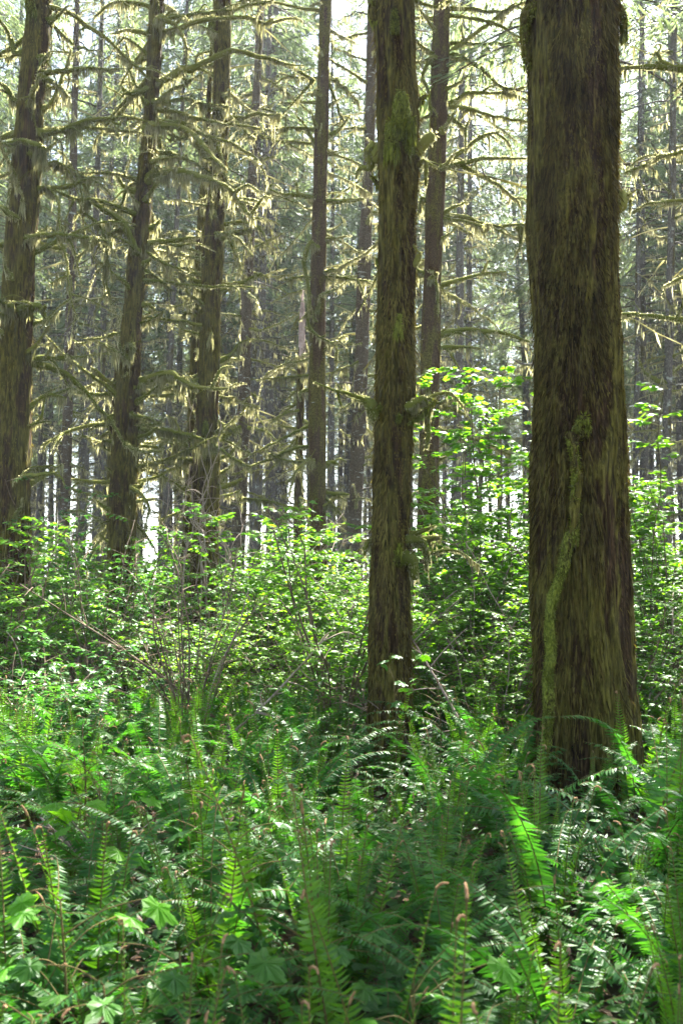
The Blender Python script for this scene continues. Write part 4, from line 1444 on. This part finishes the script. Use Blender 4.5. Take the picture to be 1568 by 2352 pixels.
def ferns():
    rng = np.random.default_rng(55)
    # ferns one can point to
    sp = []

    def at(px, d):
        return (px - 784) / F * d
    S = [
        (445, 8.0, 'fern clump of tall upright bright green fronds before the dark shrub bases', dict(no=3, ny=16, ysc=1.15)),
        (735, 3.35, 'foreground fern with big bright curved fronds near the bottom centre', dict(no=3, ny=5, ysc=1.15)),
        (1345, 6.6, 'fern with long bluish fronds leaning on the foot of the thickest trunk', dict(no=8, ny=3, sc=.72)),
        (1440, 6.7, 'fern with one tall upright green frond at the right foot of the thickest trunk', dict(no=4, ny=5, ysc=1.25)),
        (1450, 5.0, 'large dark fern with long arching silvery fronds before the thickest trunk', dict(no=15, ny=2, oldsc=1.3)),
        (1250, 4.2, 'fern with many brown curled fiddleheads right of the bottom centre', dict(no=6, ny=10)),
        (470, 5.3, 'fern with reddish dead fronds hanging in its middle', dict(no=9, ny=4, nd=4)),
        (850, 3.0, 'fern with a rusty dead frond at the bottom edge of the photo', dict(no=5, ny=4, nd=3)),
        (240, 3.7, 'fern with two long curved young fronds behind the pale lobed leaves', dict(no=6, ny=6, ysc=1.15)),
        (170, 5.8, 'dark fern with frosty white sheen on its arching fronds, on the left', dict(no=15, ny=1, oldsc=1.1)),
        (875, 7.9, 'small fern at the foot of the medium mossy trunk', dict(no=9, ny=3, oldsc=.8)),
        (1530, 4.8, 'fern at the right edge with dark drooping fronds', dict(no=11, ny=3)),
        (850, 6.3, 'small low fern in front of the medium mossy trunk', dict(no=8, ny=4, sc=.6)),
        (925, 6.8, 'small fern right in front of the medium mossy trunk foot', dict(no=8, ny=3, sc=.55)),
        (60, 3.3, 'dark fern in the bottom left corner below the pale lobed leaves', dict(no=11, ny=1)),
    ]
    for px, d, lab, k in S:
        x = at(px, d)
        sp.append((x, d))
        fern(x, d, rng, lab, **k)
    n = 0
    tries = 0
    while n < 300 and tries < 30000:
        tries += 1
        y = 2.3 + 9.0 * rng.random() ** 1.05
        half = .36 * y + .6
        x = -half + 2 * half * rng.random()
        md = .30 + .03 * y
        if any((x - a) ** 2 + (y - b) ** 2 < md * md for a, b in sp):
            continue
        if (x - 1.78) ** 2 + (y - 7.3) ** 2 < .36 or (x - .37) ** 2 + (y - 8.2) ** 2 < .12:
            continue
        if (abs(x - .37 * y / 8.2) < .30 and 6.3 < y < 8.2) or (abs(x - 1.78 * y / 7.3) < .42 and 5.1 < y < 7.3):
            continue
        sp.append((x, y))
        n += 1
        side = 'left' if x < -.12 * y else ('right' if x > .12 * y else 'middle')
        if y < 5.8:
            lab = {'left': 'sword fern with dark and bright fronds in the left foreground', 'right': 'sword fern with dark and bright fronds in the right foreground',
                   'middle': 'sword fern with dark and bright fronds in the middle foreground'}[side]
            fern(x, y, rng, lab, 'foreground ferns, ' + side, no=int(rng.integers(6, 12)), ny=int(rng.integers(4, 13) if (side != 'left' and y > 4) else rng.integers(3, 9)), sc=.65 + .3 * rng.random(), nd=int(rng.random() < .28))
        else:
            lab = {'left': 'sword fern in the fern bed before the shrubs on the left', 'right': 'sword fern in the fern bed near the thickest trunk',
                   'middle': 'sword fern in the fern bed near the medium mossy trunk'}[side]
            t = obj('sword_fern', FLAT[rng.integers(len(FLAT))], None, (x, y, float(ground_z(x, y)) - .02), (0, 0, rng.random() * 6.28), .75 + .3 * rng.random())
            t['label'] = lab
            t['category'] = 'fern'
            t['group'] = 'ferns before the shrubs, ' + side


ferns()

# ------------------------------------------------------------------ broad leaved seedlings in the fern bed
M_lime = leafmat('young_broad_leaf', [(0.045, 0.16, 0.010), (0.085, 0.24, 0.014), (0.14, 0.32, 0.02)], trans=0.5, rough=0.45, spec=0.2, tboost=1.7, tint=(1.0, 1.0, 0.3))


def seedling(px, d, h, n, size, lab, seed, group=None, spread=.22):
    rng = np.random.default_rng(seed)
    x = (px - 784) / F * d
    t = thing('broadleaf_seedling', lab, 'plant', (x, d, float(ground_z(x, d)) - .02), 0, group)
    sb = MB()
    st = smooth_line([(0, 0, 0), (.03, .01, h * .5), (.0, .03, h)], 14)
    tube_to(sb, st, np.linspace(.007, .003, 14), 6)
    for i in range(n + 3):
        a = rng.random() * 6.28
        hh = h * (.45 + .55 * i / (n + 2))
        b = np.array([np.interp(hh, st[:, 2], st[:, 0]), np.interp(hh, st[:, 2], st[:, 1]), hh])
        L = spread * (.5 + .6 * rng.random())
        e = b + np.array([math.cos(a) * L, math.sin(a) * L, L * .45])
        pt = smooth_line([b, (b + e) / 2 + np.array([0, 0, .02]), e], 8)
        tube_to(sb, pt, np.linspace(.0028, .0016, 8), 4)
        lb = MB()
        V, Fc = lobed_leaf(5, .42 if rng.random() < .7 else .30, .16, True)
        # jag the lobes a little
        V = V.copy()
        V[1:] += rng.normal(0, .012, V[1:].shape)
        fd = np.array([[math.cos(a), math.sin(a), -.25 + rng.normal(0, .15)]])
        up = np.array([[0, -.05, 1.0]]) + rng.normal(0, .22, (1, 3))
        scatter(lb, V, Fc, frames(fd, up), [e], [size * (.5 + .4 * rng.random())], 0)
        obj('leaf', lb.mesh('leaf', [M_lime if seed in (1, 5, 9, 11) else M_maple]), t)
    obj('stem', sb.mesh('stem', [M_rachis]), t)


seedling(150, 3.15, .66, 5, .17, 'seedling with one large bright lobed leaf at the lower left', 1)
seedling(90, 2.75, .50, 6, .22, 'plant with pale grey-green lobed leaves in the bottom left corner', 2)
seedling(250, 2.95, .50, 6, .17, 'lobed-leaf plant right of the pale leaves at the bottom left', 3)
seedling(420, 3.1, .52, 6, .16, 'lobed-leaf plant between the left and centre ferns at the bottom', 4)
seedling(235, 4.6, .68, 7, .16, 'seedling with bright tipped leaf among ferns on the left', 5)
seedling(195, 5.6, .80, 7, .17, 'plant with wide flat leaves over the frosty dark fern on the left', 6)
seedling(500, 4.5, .62, 5, .15, 'toothed-leaf plant in the middle of the ferns left of centre', 7)
seedling(540, 3.8, .62, 6, .15, 'lobed-leaf plant left of the big bright foreground fern', 8)
seedling(940, 2.9, .48, 8, .15, 'bright green broad-leaf plant at the bottom just right of centre', 9)
seedling(900, 7.5, 1.05, 7, .14, 'seedling with pale leaves in front of the medium trunk foot', 10)
seedling(1000, 7.5, .98, 8, .12, 'seedling with bright yellow-green leaves right of the medium trunk foot', 11)
seedling(1090, 7.6, .70, 8, .12, 'seedling with wide leaves between the two near trunks', 12)
seedling(1170, 7.2, .60, 8, .12, 'seedling left of the thickest trunk foot', 13)
seedling(700, 3.3, .50, 6, .15, 'broad-leaf plant hidden among the foreground ferns left of the bright fern', 14)

# ------------------------------------------------------------------ fallen dead branches
def fallen():
    rng = np.random.default_rng(91)
    spots = [(250, 8.6, 'fallen grey branch slanting through the dark shrub bases on the left'), (430, 8.3, 'bare dead branch lying behind the tall bright fern clump'),
             (560, 8.5, 'bare dead branch lying left of the medium mossy trunk'), (700, 8.3, 'forked dead branch just left of the medium mossy trunk foot'),
             (1010, 7.8, 'pale dead branch lying between the two near trunks'), (1120, 7.6, 'thin dead branch left of the thickest trunk foot'),
             (120, 8.4, 'dead branch leaning out of the shrubs at the left edge'), (340, 4.6, 'thin bare twig lying over ferns left of centre'),
             (620, 8.9, 'long bare branch propped up among the shrubs left of the medium mossy trunk')]
    for i, (px, d, lab) in enumerate(spots):
        x = (px - 784) / F * d
        b = np.array([x, d, float(ground_z(x, d)) + .05])
        mb = MB()
        L = 1.0 + 1.3 * rng.random()
        a = rng.random() * 3.1
        e = .2 + .5 * rng.random()
        dv = np.array([math.cos(a), .4 * math.sin(a), e])
        line = smooth_line([np.zeros(3), dv * L * .5 + rng.normal(0, .08, 3), dv * L], 24)
        tube_to(mb, line, np.linspace(.018, .005, 24), 7, 0, lump=.2, lump_s=20, seed=i)
        for q in range(14):
            k = rng.integers(4, 23)
            dd = nrm(dv + rng.normal(0, .8, 3))
            tl = .15 + .5 * rng.random()
            tp = smooth_line([line[k], line[k] + dd * tl * .5 + rng.normal(0, .03, 3), line[k] + dd * tl + np.array([0, 0, -.1 * tl])], 8)
            tube_to(mb, tp, np.linspace(.006, .002, 8), 4, 0)
        o = obj('fallen_branch', mb.mesh('fallen_branch', [M_twigL if i % 2 else M_twig]), loc=b)
        o['label'] = lab
        o['category'] = 'branch'


fallen()

# ------------------------------------------------------------------ ground cover and litter
def cover():
    rng = np.random.default_rng(88)
    n = 26000
    y = 2.4 + 11 * rng.random(n) ** .8
    x = (rng.random(n) * 2 - 1) * (.37 * y + .5)
    p = np.stack([x, y, ground_z(x, y)], -1)
    w = vn(p * np.array([1, 1, 0]), 1.2, 9)
    k = w + rng.normal(0, .3, n) > -.15
    p = p[k]
    m = len(p)
    p[:, 2] += .04 + .30 * rng.random(m) ** 1.2
    a = rng.random(m) * 6.28
    D = np.stack([np.cos(a), np.sin(a), rng.normal(0, .15, m)], -1)
    U = np.array([0, 0, 1.0]) + rng.normal(0, .25, (m, 3))
    mb = MB()
    scatter(mb, LEAF3[0], LEAF3[1], frames(D, U), p, .035 + .05 * rng.random(m), 0)
    o = obj('ground_cover', mb.mesh('ground_cover', [M_cover]))
    o['kind'] = 'stuff'
    o['label'] = 'low green leaves covering the soil between the ferns'
    n = 14000
    y = 2.2 + 12 * rng.random(n)
    x = (rng.random(n) * 2 - 1) * (.37 * y + .5)
    p = np.stack([x, y, ground_z(x, y) + .012 + .02 * rng.random(n)], -1)
    a = rng.random(n) * 6.28
    D = np.stack([np.cos(a), np.sin(a), rng.normal(0, .3, n)], -1)
    U = np.array([0, 0, 1.0]) + rng.normal(0, .4, (n, 3))
    mb = MB()
    scatter(mb, LEAFO[0], LEAFO[1], frames(D, U), p, .03 + .06 * rng.random(n), 0)
    o = obj('leaf_litter', mb.mesh('leaf_litter', [M_litter]))
    o['kind'] = 'stuff'
    o['label'] = 'brown fallen leaves on the forest floor'


cover()

# ------------------------------------------------------------------ air
def haze():
    mb = MB()
    x0, x1, y0, y1, z0, z1 = -4300, 4300, -60, 4300, -1.6, 42
    v = [(x0, y0, z0), (x1, y0, z0), (x1, y1, z0), (x0, y1, z0), (x0, y0, z1), (x1, y0, z1), (x1, y1, z1), (x0, y1, z1)]
    f = [(0, 3, 2, 1), (4, 5, 6, 7), (0, 1, 5, 4), (1, 2, 6, 5), (2, 3, 7, 6), (3, 0, 4, 7)]
    mb.add(v, f, 0, False)
    m, nt, out = newmat('forest_air')
    pv = N(nt, 'ShaderNodeVolumePrincipled', _Density=0.00055)
    pv.inputs['Color'].default_value = (.84, .92, 1, 1)
    pv.inputs['Anisotropy'].default_value = 0.25
    nt.links.new(pv.outputs[0], out.inputs['Volume'])
    o = obj('haze', mb.mesh('haze', [m]))
    o['kind'] = 'stuff'


HAZE = True
if HAZE:
    haze()

# ------------------------------------------------------------------ light, sky, camera
W = bpy.data.worlds.new('World')
C.world = W
W.use_nodes = True
nt = W.node_tree
nt.nodes.clear()
sky = nt.nodes.new('ShaderNodeTexSky')
sky.sky_type = 'NISHITA'
sky.sun_disc = False
sky.sun_elevation = SUN_EL
sky.sun_rotation = SUN_AZ
sky.dust_density = 1.2
sky.air_density = 1.0
bg = nt.nodes.new('ShaderNodeBackground')
bg.inputs['Strength'].default_value = 0.052
wo = nt.nodes.new('ShaderNodeOutputWorld')
hs = nt.nodes.new('ShaderNodeHueSaturation')
hs.inputs['Saturation'].default_value = 0.8      # thin milky cloud over the blue
nt.links.new(sky.outputs[0], hs.inputs['Color'])
nt.links.new(hs.outputs[0], bg.inputs[0])
nt.links.new(bg.outputs[0], wo.inputs[0])

sun = bpy.data.lights.new('sun', 'SUN')
sun.energy = 5.0
sun.angle = rad(0.5)
sun.color = (1.0, 0.96, 0.89)
so = bpy.data.objects.new('sun', sun)
COL.objects.link(so)
so.rotation_euler = Vector([float(-q) for q in sdir]).to_track_quat('-Z', 'Y').to_euler()

cam = bpy.data.cameras.new('camera')
co = bpy.data.objects.new('camera', cam)
COL.objects.link(co)
cam.sensor_fit = 'VERTICAL'
cam.sensor_height = 36.0
cam.lens = F / 2352 * 36.0
co.location = (0, 0, CAMZ)
co.rotation_euler = (math.pi / 2 + PITCH, 0, 0)
cam.clip_end = 9000
cam.dof.use_dof = True
cam.dof.focus_distance = 8.5
cam.dof.aperture_fstop = 4.0
C.camera = co

C.view_settings.view_transform = 'Standard'
C.view_settings.look = 'None'
C.view_settings.gamma = 1.0
C.view_settings.exposure = 3.55
cy = C.cycles
cy.max_bounces = 7
cy.diffuse_bounces = 4
cy.glossy_bounces = 2
cy.transmission_bounces = 4
cy.transparent_max_bounces = 4
cy.volume_bounces = 0
cy.use_denoising = True
cy.sample_clamp_indirect = 6.0
print('OBJECTS', len(bpy.data.objects), 'MESH VERTS', sum(len(m.vertices) for m in bpy.data.meshes))
